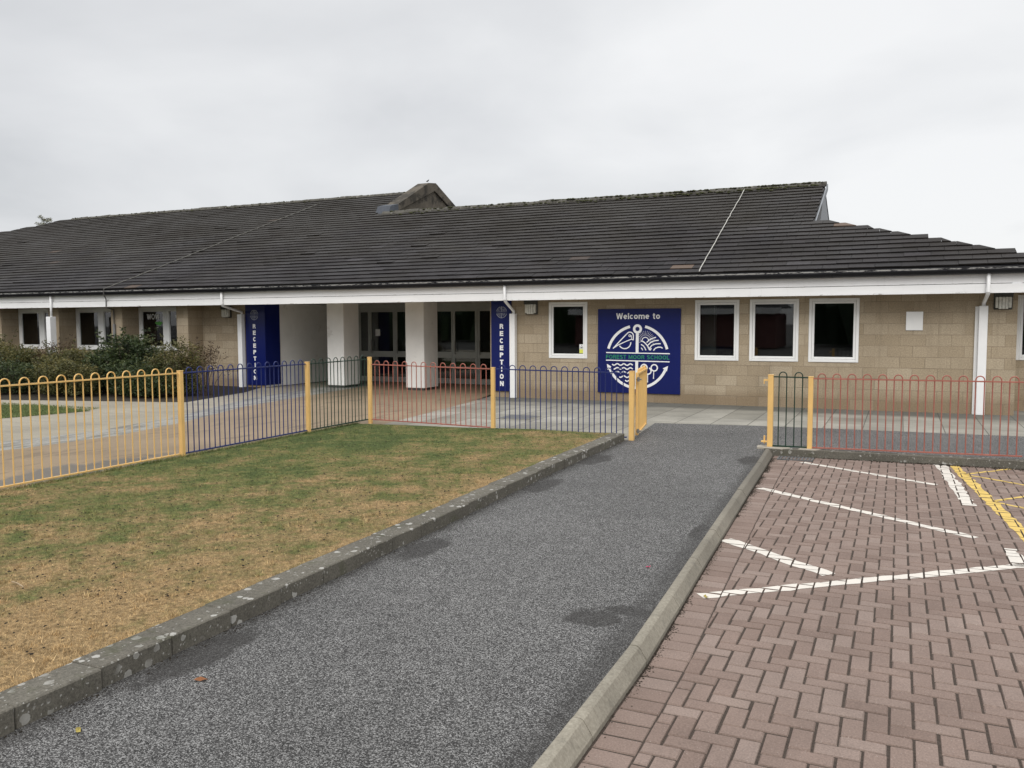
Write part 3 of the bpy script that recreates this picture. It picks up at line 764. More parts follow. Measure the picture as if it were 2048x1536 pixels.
for nme, a, b in zip(names, xsplit, xsplit[1:]):
    o = leafset(nme, a+.004, b-.004, .045 if nme == 'side_light' else .07)
    if nme == 'entrance_door':
        h = MB(); h.tube([(a+.10, YG-.02, .85), (a+.10, YG-.06, .88), (a+.10, YG-.06, 1.22), (a+.10, YG-.02, 1.25)], .012); h.build('handle', 'steel_bolt', o)
MB().box(-15.84, -8.81, YG-.01, YG+.07, 2.142, 2.30).build('door_header', 'aluminium_frame', B)
tag(MB().box(-14.28, -14.12, YG-.004, YG-.001, 1.36, 1.56).build('paper_notice', 'sign_white'), 'small white paper notice stuck inside the left entrance door glass', 'notice')
# pale inner doors of the lobby
k = MB()
for a in (-14.6, -13.9, -13.2, -11.4, -10.6, -9.8): k.box(a, a+.08, 23.4, 23.45, 0, 2.1)
k.box(-14.6, -9.7, 23.41, 23.44, 1.0, 1.15); k.build('lobby_screen', 'aluminium_frame', B)

# fascia, gutter
f = MB(); f.box(-46, 2.48, 17.388, 17.408, 2.415, 2.60); f.box(-46, 2.50, 17.36, 17.412, 2.24, 2.404); f.box(2.482, 2.51, 17.385, 29.1, 2.24, 2.60)
f.build('fascia', 'fascia_paint', B)
gprof = [(17.384, 2.76), (17.384, 2.585), (17.30, 2.570), (17.23, 2.59), (17.19, 2.64), (17.185, 2.715), (17.20, 2.717), (17.25, 2.66), (17.30, 2.65), (17.36, 2.76)]
f = MB(); k = len(gprof); xg = np.arange(-48, 2.4, 1.95).tolist()+[2.6]
for xa, xb in zip(xg, xg[1:]):
    dz = rng.uniform(-.004, .004)
    f.add([(xa, y, z+dz) for y, z in gprof]+[(xb-.004, y, z+dz) for y, z in gprof], [(i, (i+1) % k, (i+1) % k+k, i+k) for i in range(k)]+[tuple(range(k)), tuple(range(2*k-1, k-1, -1))])
recalc(f.build('gutter', 'gutter_paint', B))

# roof: decks, then every tile
d = MB()
e = .035
def deck(pts): d.add(pts+[(x, y, z-.06) for x, y, z in pts], [tuple(range(len(pts))), tuple(range(2*len(pts)-1, len(pts)-1, -1))]+[(i, i+len(pts), (i+1) % len(pts)+len(pts), (i+1) % len(pts)) for i in range(len(pts))])
deck([(-46.0, 17.30, rz(17.3)-.004), (2.45, 17.30, rz(17.3)-.004), (-1.7, 20.21, rz(20.21)-.004), (-1.85, 23.2, rz(23.2)-.004), (-15.1, 23.2, rz(23.2)-.004), (-15.3, 25.6, rz(25.6)-.004), (-32.4, 25.6, rz(25.6)-.004)])
deck([(2.5, 17.32, 2.74), (2.5, 29.1, 2.74), (-1.75, 26.2, 3.98), (-1.75, 20.2, 3.98)])
deck([(-1.85, 23.22, 5.2), (-1.85, 26.2, 3.97), (2.45, 29.15, 2.74), (-15.1, 29.15, 2.74), (-15.1, 23.22, 5.2)])
deck([(-15.3, 25.62, 6.19), (-15.3, 33.9, 2.74), (-46, 33.9, 2.74), (-32.4, 25.62, 6.19)])
deck([(-32.45, 25.6, 6.18), (-46.1, 33.9, 2.72), (-46.1, 17.3, 2.72)])
recalc(d.build('roof_deck', 'far_roof', B))
tl = MB(); tl.a = {'rnd': [], 'patch': []}
GA, TW = .27, .46
def hipR(y): return 2.56-(y-17.25)*1.406 if y < 20.21 else -1.82
def hipL(y): return -35.04-(24.13-y)*1.6
nrow = int((25.6-17.2)/(GA*CT))+1
for r in range(nrow):
    y0 = 17.17+r*GA*CT; y1 = y0+GA*CT+.05
    xr = hipR(y0+.06) if y0 < 23.08 else -15.42
    if y0 > 25.45: break
    xl = hipL(y0); off = (r % 2)*TW/2+rng.uniform(-.02, .02)
    x = math.floor((xl-off)/TW)*TW+off
    sag = .0
    while x < xr:
        a, b = x+.003, min(x+TW-.003, xr)
        if b-a > .08 and b > xl:
            lift = .042+rng.normal(0, .0016)+(.016 if rng.random() < .008 else 0); tilt = rng.normal(0, .0014); sh = rng.normal(0, .003)
            wav = .008*math.sin(x*.55+r*.35)
            def P(xx, yy, h): return (xx, yy-h*ST, rz(yy)+h*CT)
            ya = y0+sh; b1 = min(b, hipR(y1-.05)+.03) if b > xr-.01 and y0 < 20.0 else b; v = [P(a, ya, lift+tilt+wav), P(b, ya, lift-tilt+wav), P(b1, y1, .014+wav), P(a, y1, .014+wav), P(a, ya+.004, lift-.026+tilt+wav), P(b, ya+.004, lift-.026-tilt+wav), P(b1, y1, -.003), P(a, y1, -.003)]
            tl.add(v, [(0, 1, 2, 3), (4, 5, 1, 0), (5, 6, 2, 1), (7, 4, 0, 3)])
            rv = float(np.clip(rng.normal(.5, .17), 0, 1)); cx = (a+b)/2
            pt = 0.0
            if abs(cx+4.05) < .35 and abs(y0-17.45) < .14: pt = .75
            if abs(cx+1.05) < .4 and abs(y0-19.6) < .14: pt = .8
            if rng.random() < .0015: pt = rng.uniform(.2, .5)
            tl.a['rnd'] += [rv]*4; tl.a['patch'] += [pt]*4
        x += TW
tl.build('roof', 'roof_tile', B)
# ridges
def ridge(x0, x1, y, z, nm='ridge'):
    m_ = MB(); x = x0
    while x < x1-.02:
        b = min(x+.45, x1); rr = .115+rng.uniform(-.008, .012); dz = rng.uniform(-.012, .012); k = 9; vs = []
        for xx in (x+.004, (x+b)/2, b-.004):
            for i in range(k):
                t = math.pi*(i/(k-1)); vs.append((xx, y-math.cos(t)*rr*1.15, z+dz-.05+math.sin(t)*rr+rng.normal(0, .006)))
        m_.add(vs, [(j*k+i, j*k+i+1, (j+1)*k+i+1, (j+1)*k+i) for j in range(2) for i in range(k-1)]+[tuple(range(k)), tuple(range(3*k-1, 2*k-1, -1))]); x += .45
    o = recalc(m_.build(nm, 'ridge_stone', B))
    return o
r1 = ridge(-15.1, -1.80, 23.2, rz(23.2)+.02); r2 = ridge(-32.4, -15.4, 25.6, rz(25.6)+.01)
def lumps(par, N, fx, r0, r1_):
    m_ = MB()
    for _ in range(N):
        x, y, z = fx(); r = rng.uniform(r0, r1_); vs = []
        for (i, j) in [(i, j) for j in range(3) for i in range(6)]:
            a = i*math.pi/3+j*.5; q = (1, .8, .35)[j]*r*rng.uniform(.7, 1.2); vs.append((x+math.cos(a)*q*1.4, y+math.sin(a)*q, z+(0, .5, .9)[j]*r*.8))
        m_.add(vs, [(j*6+i, j*6+(i+1) % 6, (j+1)*6+(i+1) % 6, (j+1)*6+i) for j in range(2) for i in range(6)]+[tuple(range(12, 18))])
    o_ = m_.build('moss', 'moss', par); o_['kind'] = 'stuff'; return o_
def fr1():
    t = rng.random()**.6; x = -15+t*13.1; yy = 23.2-abs(rng.normal(0, .13)); return x, yy, (rz(yy)+.04 if yy < 23.08 else rz(23.2)+.05)
lumps(r1, 520, fr1, .02, .05)
def fr2():
    x = rng.uniform(-32.3, -15.6); yy = 25.6-abs(rng.normal(0, .12)); return x, yy, (rz(yy)+.04 if yy < 25.5 else rz(25.6)+.05)
lumps(r2, 240, fr2, .02, .04)
# gablet at the right end and stone gable rising behind the ridge
gb = MB(); gb.add([(-1.86, 20.2, 3.9), (-1.86, 26.2, 3.9), (-1.86, 23.2, 5.14), (-2.0, 20.2, 3.9), (-2.0, 26.2, 3.9), (-2.0, 23.2, 5.14)], [(0, 1, 2), (5, 4, 3), (0, 2, 5, 3), (2, 1, 4, 5)])
gb.build('gablet', 'grey_metal', B)
vb = MB(); 
for (ya, yb) in ((20.15, 23.2),):
    vb.add([(-1.80, ya, rz(ya)-.14), (-1.80, yb, rz(yb)-.14), (-1.80, yb, rz(yb)+.012), (-1.80, ya, rz(ya)+.012), (-1.77, ya, rz(ya)-.14), (-1.77, yb, rz(yb)-.14), (-1.77, yb, rz(yb)+.012), (-1.77, ya, rz(ya)+.012)], [(0, 1, 2, 3), (7, 6, 5, 4), (0, 4, 5, 1), (3, 2, 6, 7), (0, 3, 7, 4), (1, 5, 6, 2)])
recalc(vb.build('bargeboard', 'grey_metal', B))
def gpoly(pts, x0, x1, nm, m):
    k = len(pts); mb = MB(); mb.add([(x0, y, z) for y, z in pts]+[(x1, y, z) for y, z in pts], [tuple(range(k))[::-1], tuple(range(k, 2*k))]+[(i, (i+1) % k, (i+1) % k+k, i+k) for i in range(k)])
    return recalc(mb.build(nm, m, B))
gpoly([(23.55, 4.8), (23.55, 5.30), (26.45, 6.38), (29.4, 5.10), (29.4, 4.8)], -15.42, -15.12, 'gable_wall', 'gable_stone')
gpoly([(23.45, 5.36), (23.45, 5.20), (26.42, 6.38), (30.0, 4.96), (30.0, 5.16), (26.50, 6.66), (26.0, 6.60)], -15.50, -15.06, 'gable_coping', 'gable_stone')
gpoly([(23.28, 5.17), (23.95, 5.42), (23.95, 5.62), (23.50, 5.52)], -15.52, -15.02, 'lead_flashing', 'lead')
MB().box(-15.0, -13.6, 23.40, 23.60, 5.22, 5.30).build('flashing_strip', 'white_paint', B)
# red cowl at the far left
rv = MB(); rv.tube([(-32.75, 22.3, rz(22.3)-.10), (-32.75, 22.2, rz(22.3)-.02), (-32.6, 22.0, rz(22.3)+.05), (-32.25, 21.8, rz(22.3)-.02)], [.17, .17, .15, .10], 10)
rv.build('roof_vent', 'terracotta', B, smooth=True)
MB().box(-32.5, -32.1, 21.5, 21.7, rz(21.6)+.05, rz(21.6)+.09).build('vent_flashing', 'rooflight_white', B)
# lightning tapes
def tape(pts, r, m, nm='lightning_tape', step=.25):
    P = []
    for (a, b) in zip(pts, pts[1:]):
        L = math.dist(a, b); k = max(1, int(L/step))
        for i in range(k):
            t = i/k; P.append((lerp(a[0], b[0], t)+rng.normal(0, .004), lerp(a[1], b[1], t), lerp(a[2], b[2], t)+rng.normal(0, .003)))
    P.append(pts[-1]); return MB().tube(P, r, 5).build(nm, m, B)
tape([(-3.82, 23.05, rz(23.05)+.065), (-3.71, 17.25, rz(17.25)+.06), (-3.70, 17.12, rz(17.15)+.05)], .010, 'cable_tape')
tape([(-18.94, 24.99, rz(24.99)+.06), (-20.46, 17.25, rz(17.25)+.055), (-20.55, 17.14, 2.75)], .011, 'cable_old')
tape([(-20.55, 17.14, 2.75), (-20.60, 17.16, 2.58), (-20.72, 17.335, 2.46), (-20.72, 17.335, 2.22), (-20.93, 17.76, 2.16), (-20.93, 17.76, .1)], .016, 'cable_dark', step=.6)
MB().box(-20.965, -20.895, 17.74, 17.79, -.1, 1.75).build('cable_cover', 'galvanised', B)

# downpipes: short pipe, swan neck, square casing
def downpipe(xt, xe, ztop_case, casx, cy, zc0, side_flange=False):
    m_ = MB(); m_.tube([(xt, 17.31, 2.60), (xt, 17.31, 2.30), (xt, 17.315, 2.26), (xt+(xe-xt)*.06, 17.35, 2.22), (xe-(xe-xt)*.08, cy, ztop_case+.06), (xe, cy, ztop_case-.05)], .034, 10)
    o = m_.build('downpipe', 'white_plastic', B, smooth=True)
    MB().tube([(xt, 17.31, 2.32), (xt, 17.31, 2.25)], .042, 10).build('pipe_collar', 'white_plastic', o)
    MB().bbox(casx[0], casx[1], cy-.075, cy+.06, zc0, ztop_case, .006).build('pipe_casing', 'white_plastic', o)
    return o
downpipe(-8.10, -8.16, 1.95, (-8.235, -8.10), 17.92, -.002)
downpipe(1.40, 1.385, 2.02, (1.31, 1.455), 17.92, -.002)
MB().box(1.255, 1.308, 17.95, 17.998, -.002, 2.01).build('pipe_flange', 'white_paint', B)
downpipe(-16.38, -16.58, 2.00, (-16.67, -16.52), 18.26, -.14)
o = MB().tube([(-23.00, 17.31, 2.60), (-23.00, 17.31, 1.9)], .034, 10).build('downpipe', 'white_plastic', B, smooth=True)
MB().bbox(-23.13, -22.95, 17.22, 17.42, -.14, 1.97, .006).build('pipe_casing', 'white_plastic', o)

# wall lamps, plaque
def wall_lamp(x, y, z, label):
    L = empty('wall_lamp', (x, y, z), label, 'wall lamp', 'bulkhead lamps under the eaves')
    b = MB(); b.bbox(x-.15, x+.15, y-.05, y-.001, z-.13, z+.20, .012); b.bbox(x-.155, x+.155, y-.13, y-.05, z+.10, z+.19, .01)
    recalc(b.build('lamp_housing', 'lamp_body', L))
    b = MB(); k = 5
    for i in range(k):
        a = x-.13+i*.052; dd = (.07, .09, .10, .09, .07)[i]; b.bbox(a+.002, a+.050, y-.05-dd, y-.05, z-.12+(.02 if i in (0, 4) else 0), z+.10, .008)
    recalc(b.build('lamp_diffuser', 'lamp_diffuser', L)); return L
wall_lamp(-7.73, 18.0, 2.06, 'bulkhead lamp between the right reception panel and the single window')
wall_lamp(1.70, 18.0, 2.08, 'bulkhead lamp at the far right beside the tall white pipe casing')
wall_lamp(-17.15, 18.35, 2.04, 'bulkhead lamp on the wall left of the left reception panel')
tag(recalc(MB().bbox(.09, .385, 17.975, 17.998, 1.565, 1.925, .006).build('wall_plaque', 'white_paint')), 'blank white square plaque on the block wall right of the windows', 'plaque')

# ------------------------------------------------------------------ signs
def ribbon(mb, pts, w, tr, y, closed=False):
    P = [Vector((p[0], -p[1])) for p in pts]; k = len(P); L = []; Rr = []
    for i, p in enumerate(P):
        a = P[i-1] if (i > 0 or closed) else p; b = P[(i+1) % k] if (i < k-1 or closed) else p
        d_ = (b-a).normalized(); nn = Vector((-d_.y, d_.x)); L.append(p+nn*w/2); Rr.append(p-nn*w/2)
    vs = [tr(q.x, -q.y, y) for q in L]+[tr(q.x, -q.y, y) for q in Rr]
    mb.add(vs, [(i, (i+1) % k, (i+1) % k+k, i+k) for i in range(k if closed else k-1)])
def ea(cx, cy, rx, ry, a0, a1, k=14): return [(cx+rx*math.cos(R(lerp(a0, a1, i/k))), cy+ry*math.sin(R(lerp(a0, a1, i/k)))) for i in range(k+1)]
def letter(ch, t):
    # strokes of a plain bold sans letter, cap height 1, y up; returns (width, strokes)
    a = t/2; H_ = 1-a
    if ch == 'I' or ch == 'l': return t, [[(a, 0), (a, 1)]]
    if ch == 'E': return .66, [[(a, 0), (a, 1)]]+[[(t, y), (.66-(.03 if y == .52 else 0), y)] for y in (a, .52, H_)]
    if ch == 'F': return .62, [[(a, 0), (a, 1)]]+[[(t, y), (.62, y)] for y in (.50, H_)]
    if ch == 'L': return .58, [[(a, 0), (a, 1)], [(t, a), (.58, a)]]
    if ch == 'T': return .68, [[(0, H_), (.68, H_)], [(.34, 0), (.34, 1-t)]]
    if ch == 'H': return .76, [[(a, 0), (a, 1)], [(.76-a, 0), (.76-a, 1)], [(t, .52), (.76-t, .52)]]
    if ch == 'N': return .78, [[(a, 0), (a, 1)], [(.78-a, 0), (.78-a, 1)], [(a, 1), (.78-a, 0)]]
    if ch == 'M': return .92, [[(a, 0), (a, 1)], [(.92-a, 0), (.92-a, 1)], [(a+.02, 1), (.46, .12)], [(.46, .12), (.90-a, 1)]]
    if ch == 'C': return .80, [ea(.42, .5, .42-a, .5-a, 42, 318, 22)]
    if ch == 'O': return .86, [ea(.43, .5, .43-a, .5-a, 0, 360, 28)]
    if ch == 'S': return .70, [ea(.35, .735, .35-a, .265-a, 25, 262, 14)+ea(.35, .27, .35-a, .27-a, 80, -155, 14)]
    if ch == 'P' or ch == 'R':
        q = [[(a, 0), (a, 1)], [(t, H_), (.42, H_)]+ea(.42, .72, .28-a, .28-a, 80, -80, 10)+[(.42, .44+a), (t, .44+a)]]
        return (.70, q) if ch == 'P' else (.74, q+[[(.42, .44+a), (.56, .34), (.62, .12), (.66, 0)]])
    if ch == 'W': return 1.06, [[(a*.8, 1), (.28, 0)], [(.28, 0), (.53, .96)], [(.53, .96), (.78, 0)], [(.78, 0), (1.06-a*.8, 1)]]
    if ch == 'e': return .62, [[(t, .37), (.62-a, .37)]]+[ea(.31, .365, .31-a, .365-a, 0, 318, 20)]
    if ch == 'c': return .58, [ea(.31, .365, .31-a, .365-a, 48, 312, 18)]
    if ch == 'o': return .64, [ea(.32, .365, .32-a, .365-a, 0, 360, 24)]
    if ch == 'r': return .40, [[(a, 0), (a, .72)], [(t, .5), (.24, .62), (.40, .65)]]
    if ch == 'm': return .98, [[(a, 0), (a, .72)], [(t*.9, .50)]+ea(.31, .48, .49-.31-a+.08, .24-a, 150, 0, 8)+[(.49, 0)], [(.49+a, .50)]+ea(.71, .48, .98-a-.71, .24-a, 150, 0, 8)+[(.98-a, 0)]]
    if ch == 't': return .40, [[(.18, .93), (.18, .16), (.24, .08), (.38, .07)], [(0, .66), (.39, .66)]]
    return .34, []
def write(mb, text, x0, x1, z0, z1, y, t=.2, gap=.13):
    L = [letter(ch, t) for ch in text]; tot = sum(l[0] for l in L)+gap*(len(L)-1); sx = (x1-x0)/tot; sz = z1-z0; cx = 0; k = 0
    for w, st in L:
        for q in st:
            k += 1; ribbon(mb, [(p[0]+cx, -p[1]) for p in q], t, lambda px, py, yy: (x0+px*sx, yy, z0-py*sz), y-.00012*(k % 12))
        cx += w+gap
def write_words(par, name, m, text, x0, x1, z0, z1, y, t, gap):
    # one part per word
    L = [letter(ch, t)[0]+gap for ch in text]; tot = sum(L)-gap; u = (x1-x0)/tot; cx = 0; i = 0
    for wd in text.split(' '):
        w = sum(L[i:i+len(wd)]); mb = MB(); write(mb, wd, x0+cx*u, x0+(cx+w-gap)*u, z0, z1, y, t, gap); mb.build(name, m, par)
        cx += w+(L[i+len(wd)] if i+len(wd) < len(L) else 0); i += len(wd)+1
def arc(cx, cy, r, a0, a1, k=24, ry=None): return [(cx+r*math.cos(R(lerp(a0, a1, i/k))), cy-(ry or r)*math.sin(R(lerp(a0, a1, i/k)))) for i in range(k+1)]
def crest(mb, tr, y, words=True):
    cnt = [0]
    def rb(p, w, c_=False):
        if w > 5: cnt[0] += 1
        ribbon(mb, p, w, tr, y-.0001*cnt[0], c_)
    cx, cy = 785, 840
    rb(arc(cx, cy, 492, 165.2, 104.5, 30), 42); rb(arc(cx, cy, 492, 75.5, 14.8, 30), 42); rb(arc(cx, cy, 492, -160, -20, 60), 42)
    mb.add([tr(285, 958, y-.006), tr(360, 1000, y-.006), tr(300, 1055, y-.006)], [(0, 1, 2)]); mb.add([tr(1280, 975, y-.006), tr(1195, 1015, y-.006), tr(1262, 1060, y-.006)], [(0, 1, 2)])
    rb(arc(785, 400, 54, 0, 345, 23), 40, True)
    rb([(783, 465), (781, 775)], 46); rb([(777, 905), (775, 1330)], 46)
    rb([(270, 777), (1305, 784)], 16); rb([(268, 899), (1302, 911)], 16)
    # bird
    rb([(385, 712), (500, 590), (610, 478)]+arc(662, 508, 58, 150, 0, 12)+[(718, 575), (692, 560)], 17)
    rb([(400, 700), (470, 655), (590, 600), (692, 560), (682, 500)], 15); rb(arc(578, 612, 100, 212, 362, 20), 17)
    rb(arc(659, 506, 15, 0, 340, 14), 10, True); rb([(690, 560), (716, 575)], 12)
    # sun and fields
    rb(arc(913, 583, 52, 175, 5, 14), 13)
    for i in range(19):
        a = R(200-i*220/18); 
        for q0, q1 in ((72, 92), (100, 122), (130, 146)):
            rb([(915+q0*math.cos(a), 575-q0*math.sin(a)), (915+q1*math.cos(a), 575-q1*math.sin(a))], 4.5)
    rb([(845, 585), (880, 598), (915, 625), (950, 665), (985, 732)], 18); rb([(845, 642), (880, 663), (905, 695), (925, 735)], 16); rb([(845, 695), (862, 712), (872, 735)], 14)
    rb([(935, 612), (975, 575), (1020, 548), (1085, 530)], 17); rb([(955, 655), (1000, 610), (1055, 585), (1128, 576)], 17)
    rb([(978, 705), (1020, 655), (1080, 632), (1160, 628)], 17); rb([(990, 735), (1010, 700)], 18); rb([(1045, 738), (1075, 700), (1120, 684), (1165, 684), (1190, 700)], 17)
    # waves
    for yy, x0 in ((965, 372), (1027, 398), (1090, 436), (1157, 492), (1218, 588)):
        rb([(x, yy+13*math.sin((x-712)/108*2*math.pi+.6)) for x in np.linspace(x0, 712, 26)], 19)
    # trees
    rb(arc(895, 1008, 50, 0, 350, 26), 20, True); rb(arc(1060, 1008, 50, 0, 350, 26), 20, True); rb(arc(960, 1060, 50, 70, -150, 20), 20)
    rb([(957, 1112), (955, 1225)], 12); rb([(1053, 1060), (1050, 1168)], 12); rb([(893, 1060), (893, 1175)], 12)
    for q in ((955, 1232), (1050, 1172), (893, 1180)): rb(arc(*q, 5, 0, 340, 10), 10, True)
SG = empty('welcome_sign', (-5.19, 18, .19), 'large square blue welcome sign with white anchor crest and green school name', 'sign')
recalc(MB().bbox(-6.12, -4.265, 17.965, 17.998, .19, 2.035, .003).build('board', 'sign_blue', SG))
tr = lambda px, py, y: (-6.12+(px-130)/1340*1.855, y, 2.035-(py-82)/1335*1.845)
m_ = MB(); crest(m_, tr, 17.9628); recalc(m_.build('crest', 'sign_white', SG))
a_ = tr(437, 243, 0); b_ = tr(1145, 150, 0); write_words(SG, 'welcome_lettering', 'sign_white', 'Welcome to', a_[0], b_[0], a_[2], b_[2], 17.9628, .185, .10)
a_ = tr(268, 876, 0); b_ = tr(1298, 812, 0); write_words(SG, 'school_name_lettering', 'sign_green', 'FOREST MOOR SCHOOL', a_[0], b_[0], a_[2], b_[2], 17.9628, .19, .12)
def vertical(par, xc, ztop, sp, h, w, y):
    m_ = MB()
    for i, ch in enumerate('RECEPTION'):
        ww = .028 if ch == 'I' else w*(1.12 if ch in 'ON' else 1)
        write(m_, ch, xc-ww/2, xc+ww/2, ztop-i*sp-h, ztop-i*sp, y, .24)
    return m_.build('reception_lettering', 'sign_white', par)
def minicrest(par, xc, zc, r, y):
    s_ = r/512; t2 = lambda px, py, yy: (xc+(px-785)*s_, yy, zc-(py-840)*s_)
    m_ = MB(); crest(m_, t2, y); recalc(m_.build('crest', 'sign_silver', par))
RP = empty('reception_sign', (-8.49, 18, .14), 'tall blue reception panel right of the entrance doors, beside the white pipe casing', 'sign', 'blue reception panels either side of the porch')
recalc(MB().bbox(-8.76, -8.24, 17.965, 17.998, .14, 2.298, .003).build('board', 'sign_blue', RP))
vertical(RP, -8.49, 1.715, .1675, .115, .092, 17.9628); minicrest(RP, -8.485, 1.985, .135, 17.9628)
LP = empty('reception_sign', (-16.17, 18.35, .04), 'tall blue reception panel wrapping the corner left of the porch', 'sign', 'blue reception panels either side of the porch')
recalc(MB().bbox(-16.50, -15.815, 18.318, 18.348, .05, 2.298, .003).build('board', 'sign_blue', LP))
MB().box(-15.848, -15.816, 18.350, 18.93, .05, 2.294).build('side_board', 'sign_blue', LP)
vertical(LP, -16.19, 1.73, .178, .12, .098, 18.3155); minicrest(LP, -16.18, 1.98, .14, 18.3155)
# stickers and letters in windows
ST_ = empty('window_sticker', (-6.51, 17.99, 1.0), 'small yellow warning sticker in the corner of the single window', 'sticker')
MB().box(-6.575, -6.465, 18.018, 18.021, 1.05, 1.25).build('label_paper', 'sign_white', ST_)
MB().box(-6.572, -6.468, 18.015, 18.0175, 1.05, 1.14).build('label_band', 'sticker_yellow', ST_)
m_ = MB(); ribbon(m_, [(0, 0), (-.04, .08), (.04, .08)], .009, lambda x, z, y: (-6.52+x, y, 1.235-z), 18.0140, True); ribbon(m_, [(-.015, .06), (.015, .055)], .018, lambda x, z, y: (-6.52+x, y, 1.235-z), 18.0138)
m_.build('warning_triangle', 'black_ink', ST_)
m_ = MB(); write(m_, 'WOW', -20.33, -19.84, 1.88, 2.04, 18.42, .15); tag(m_.build('window_lettering', 'window_letters'), 'white WOW letters stuck inside the window nearest the shrubs', 'lettering')
m_ = MB(); m_.add([(-19.86+.14*math.cos(a)*(1+.25*math.sin(3*a)), 18.421, 1.76+.055*math.sin(a)*(1+.3*math.cos(5*a))) for a in np.linspace(0, 2*math.pi, 20)[:-1]], [tuple(range(19))])
tag(m_.build('window_decoration', 'window_green'), 'green paper shape stuck in the window below the WOW letters', 'decoration')
m_ = MB(); write(m_, 'er', -19.20, -19.0, 1.91, 2.05, 18.42, .17); tag(m_.build('window_lettering', 'window_letters'), 'small white letters in the narrow pane right of the WOW letters', 'lettering')

# ------------------------------------------------------------------ railings
def hoop(par, p, d, zb, zt, m, gap=.095):
    r = gap/2; c_ = zt+.018; a = (p[0]-d[0]*r, p[1]-d[1]*r); b = (p[0]+d[0]*r, p[1]+d[1]*r)
    P = [(a[0], a[1], zb), (a[0], a[1], c_)]+[(p[0]-d[0]*r*math.cos(t), p[1]-d[1]*r*math.cos(t), c_+r*math.sin(t)) for t in [math.pi*i/8 for i in range(1, 8)]]+[(b[0], b[1], c_), (b[0], b[1], zb)]
    return MB().tube(P, .0075, 6).build('hoop_bar', m, par)
def panel(par, p0, p1, zt0, zt1, zb0, zb1, m, label, n_, gap=.095):
    L = math.dist(p0, p1); d_ = ((p1[0]-p0[0])/L, (p1[1]-p0[1])/L); nv = (-d_[1], d_[0]); hw, hh = .0045, .013
    def rail(z0, z1, hh, w):
        A = (p0[0]+d_[0]*.03, p0[1]+d_[1]*.03); Bq = (p1[0]-d_[0]*.03, p1[1]-d_[1]*.03); vs = []
        for (q, z) in ((A, z0), (Bq, z1)):
            for (s_, t_) in ((-1, -1), (1, -1), (1, 1), (-1, 1)): vs.append((q[0]+nv[0]*w*s_, q[1]+nv[1]*w*s_, z+hh*t_))
        return MB().add(vs, [(0, 1, 2, 3), (7, 6, 5, 4), (0, 4, 5, 1), (1, 5, 6, 2), (2, 6, 7, 3), (3, 7, 4, 0)])
    pn = recalc(rail(zt0, zt1, .008, .017).build('panel', m, par)); tag(pn, label)
    recalc(rail(zb0, zb1, .008, .017).build('bottom_rail', m, pn))
    for i in range(n_):
        t = (i+.5)/n_*(L-.10)+.05; f_ = t/L
        hoop(pn, (p0[0]+d_[0]*t, p0[1]+d_[1]*t), d_, lerp(zb0, zb1, f_), lerp(zt0, zt1, f_), m, gap)
    return pn
def post(par, x, y, z0, z1, w=.03, ang=0):
    m_ = MB(); m_.bbox(-w, w, -w, w, z0, z1, .005); m_.bbox(-w-.003, w+.003, -w-.003, w+.003, z1, z1+.008, .003)
    ca, sa = math.cos(ang), math.sin(ang); m_.v = [(x+p[0]*ca-p[1]*sa, y+p[0]*sa+p[1]*ca, p[2]) for p in m_.v]
    return recalc(m_.build('post', 'yellow_paint', par))
FA = empty('railings', (-8.49, 8.2, 0), 'bow topped railings along the left of the lawn, yellow then blue then green', 'railings', 'coloured school railings')
XL = -8.49
panel(FA, (XL, 5.00), (XL, 8.17), 1.11, 1.11, .055, .055, 'yellow_paint', 'yellow hooped railing panel', 14, .11)
panel(FA, (XL, 1.80), (XL, 4.94), 1.11, 1.11, .055, .055, 'yellow_paint', 'yellow hooped railing panel outside the picture edge', 14, .11)
panel(FA, (XL, 8.20), (XL, 10.77), 1.11, 1.11, .055, .06, 'blue_fence_paint', 'blue hooped railing panel', 13, .1)
panel(FA, (XL, 10.80), (XL+.07, 12.36), 1.11, 1.12, .06, .07, 'green_fence_paint', 'dark green hooped railing panel', 8, .1)
for yy in (1.76, 4.97, 8.19, 10.79): post(FA, XL, yy, -.02, 1.135)
post(FA, -8.41, 12.40, -.02, 1.15)
FB = empty('railings', (-5.9, 12.2, 0), 'bow topped railings behind the lawn, red then blue, ending at the gate', 'railings', 'coloured school railings')
panel(FB, (-8.38, 12.38), (-5.92, 12.14), 1.03, 1.01, .07, .07, 'red_fence_paint', 'red hooped railing panel', 12, .1)
panel(FB, (-5.86, 12.13), (-3.63, 12.08), 1.01, .995, .06, .04, 'blue_fence_paint', 'blue hooped railing panel in front of the sign', 12, .1)
post(FB, -5.89, 12.135, -.02, 1.03)
post(FB, -3.585, 12.08, -.06, 1.02, .036)
FC = empty('railings', (-1.0, 12.15, 0), 'bow topped railings right of the path, short green panel then red', 'railings', 'coloured school railings')
panel(FC, (-1.60, 12.08), (-1.09, 12.10), .99, .985, .035, .035, 'green_fence_paint', 'short dark green hooped railing panel of two hoops', 2, .1)
panel(FC, (-1.09, 12.10), (1.45, 12.16), .975, .985, .035, .06, 'red_fence_paint', 'long red hooped railing panel', 13, .098)
panel(FC, (1.51, 12.16), (4.0, 12.22), .985, .99, .06, .06, 'red_fence_paint', 'red hooped railing panel beyond the picture edge', 13, .098)
post(FC, -1.605, 12.08, -.03, 1.01, .036); post(FC, -1.085, 12.10, -.03, .995, .032); post(FC, 1.48, 12.16, -.02, 1.0)
lk = MB(); lk.box(-1.70, -1.643, 12.06, 12.10, .93, .955); lk.box(-1.70, -1.688, 12.06, 12.10, .89, .93); lk.build('latch_keep', 'yellow_paint', FC)
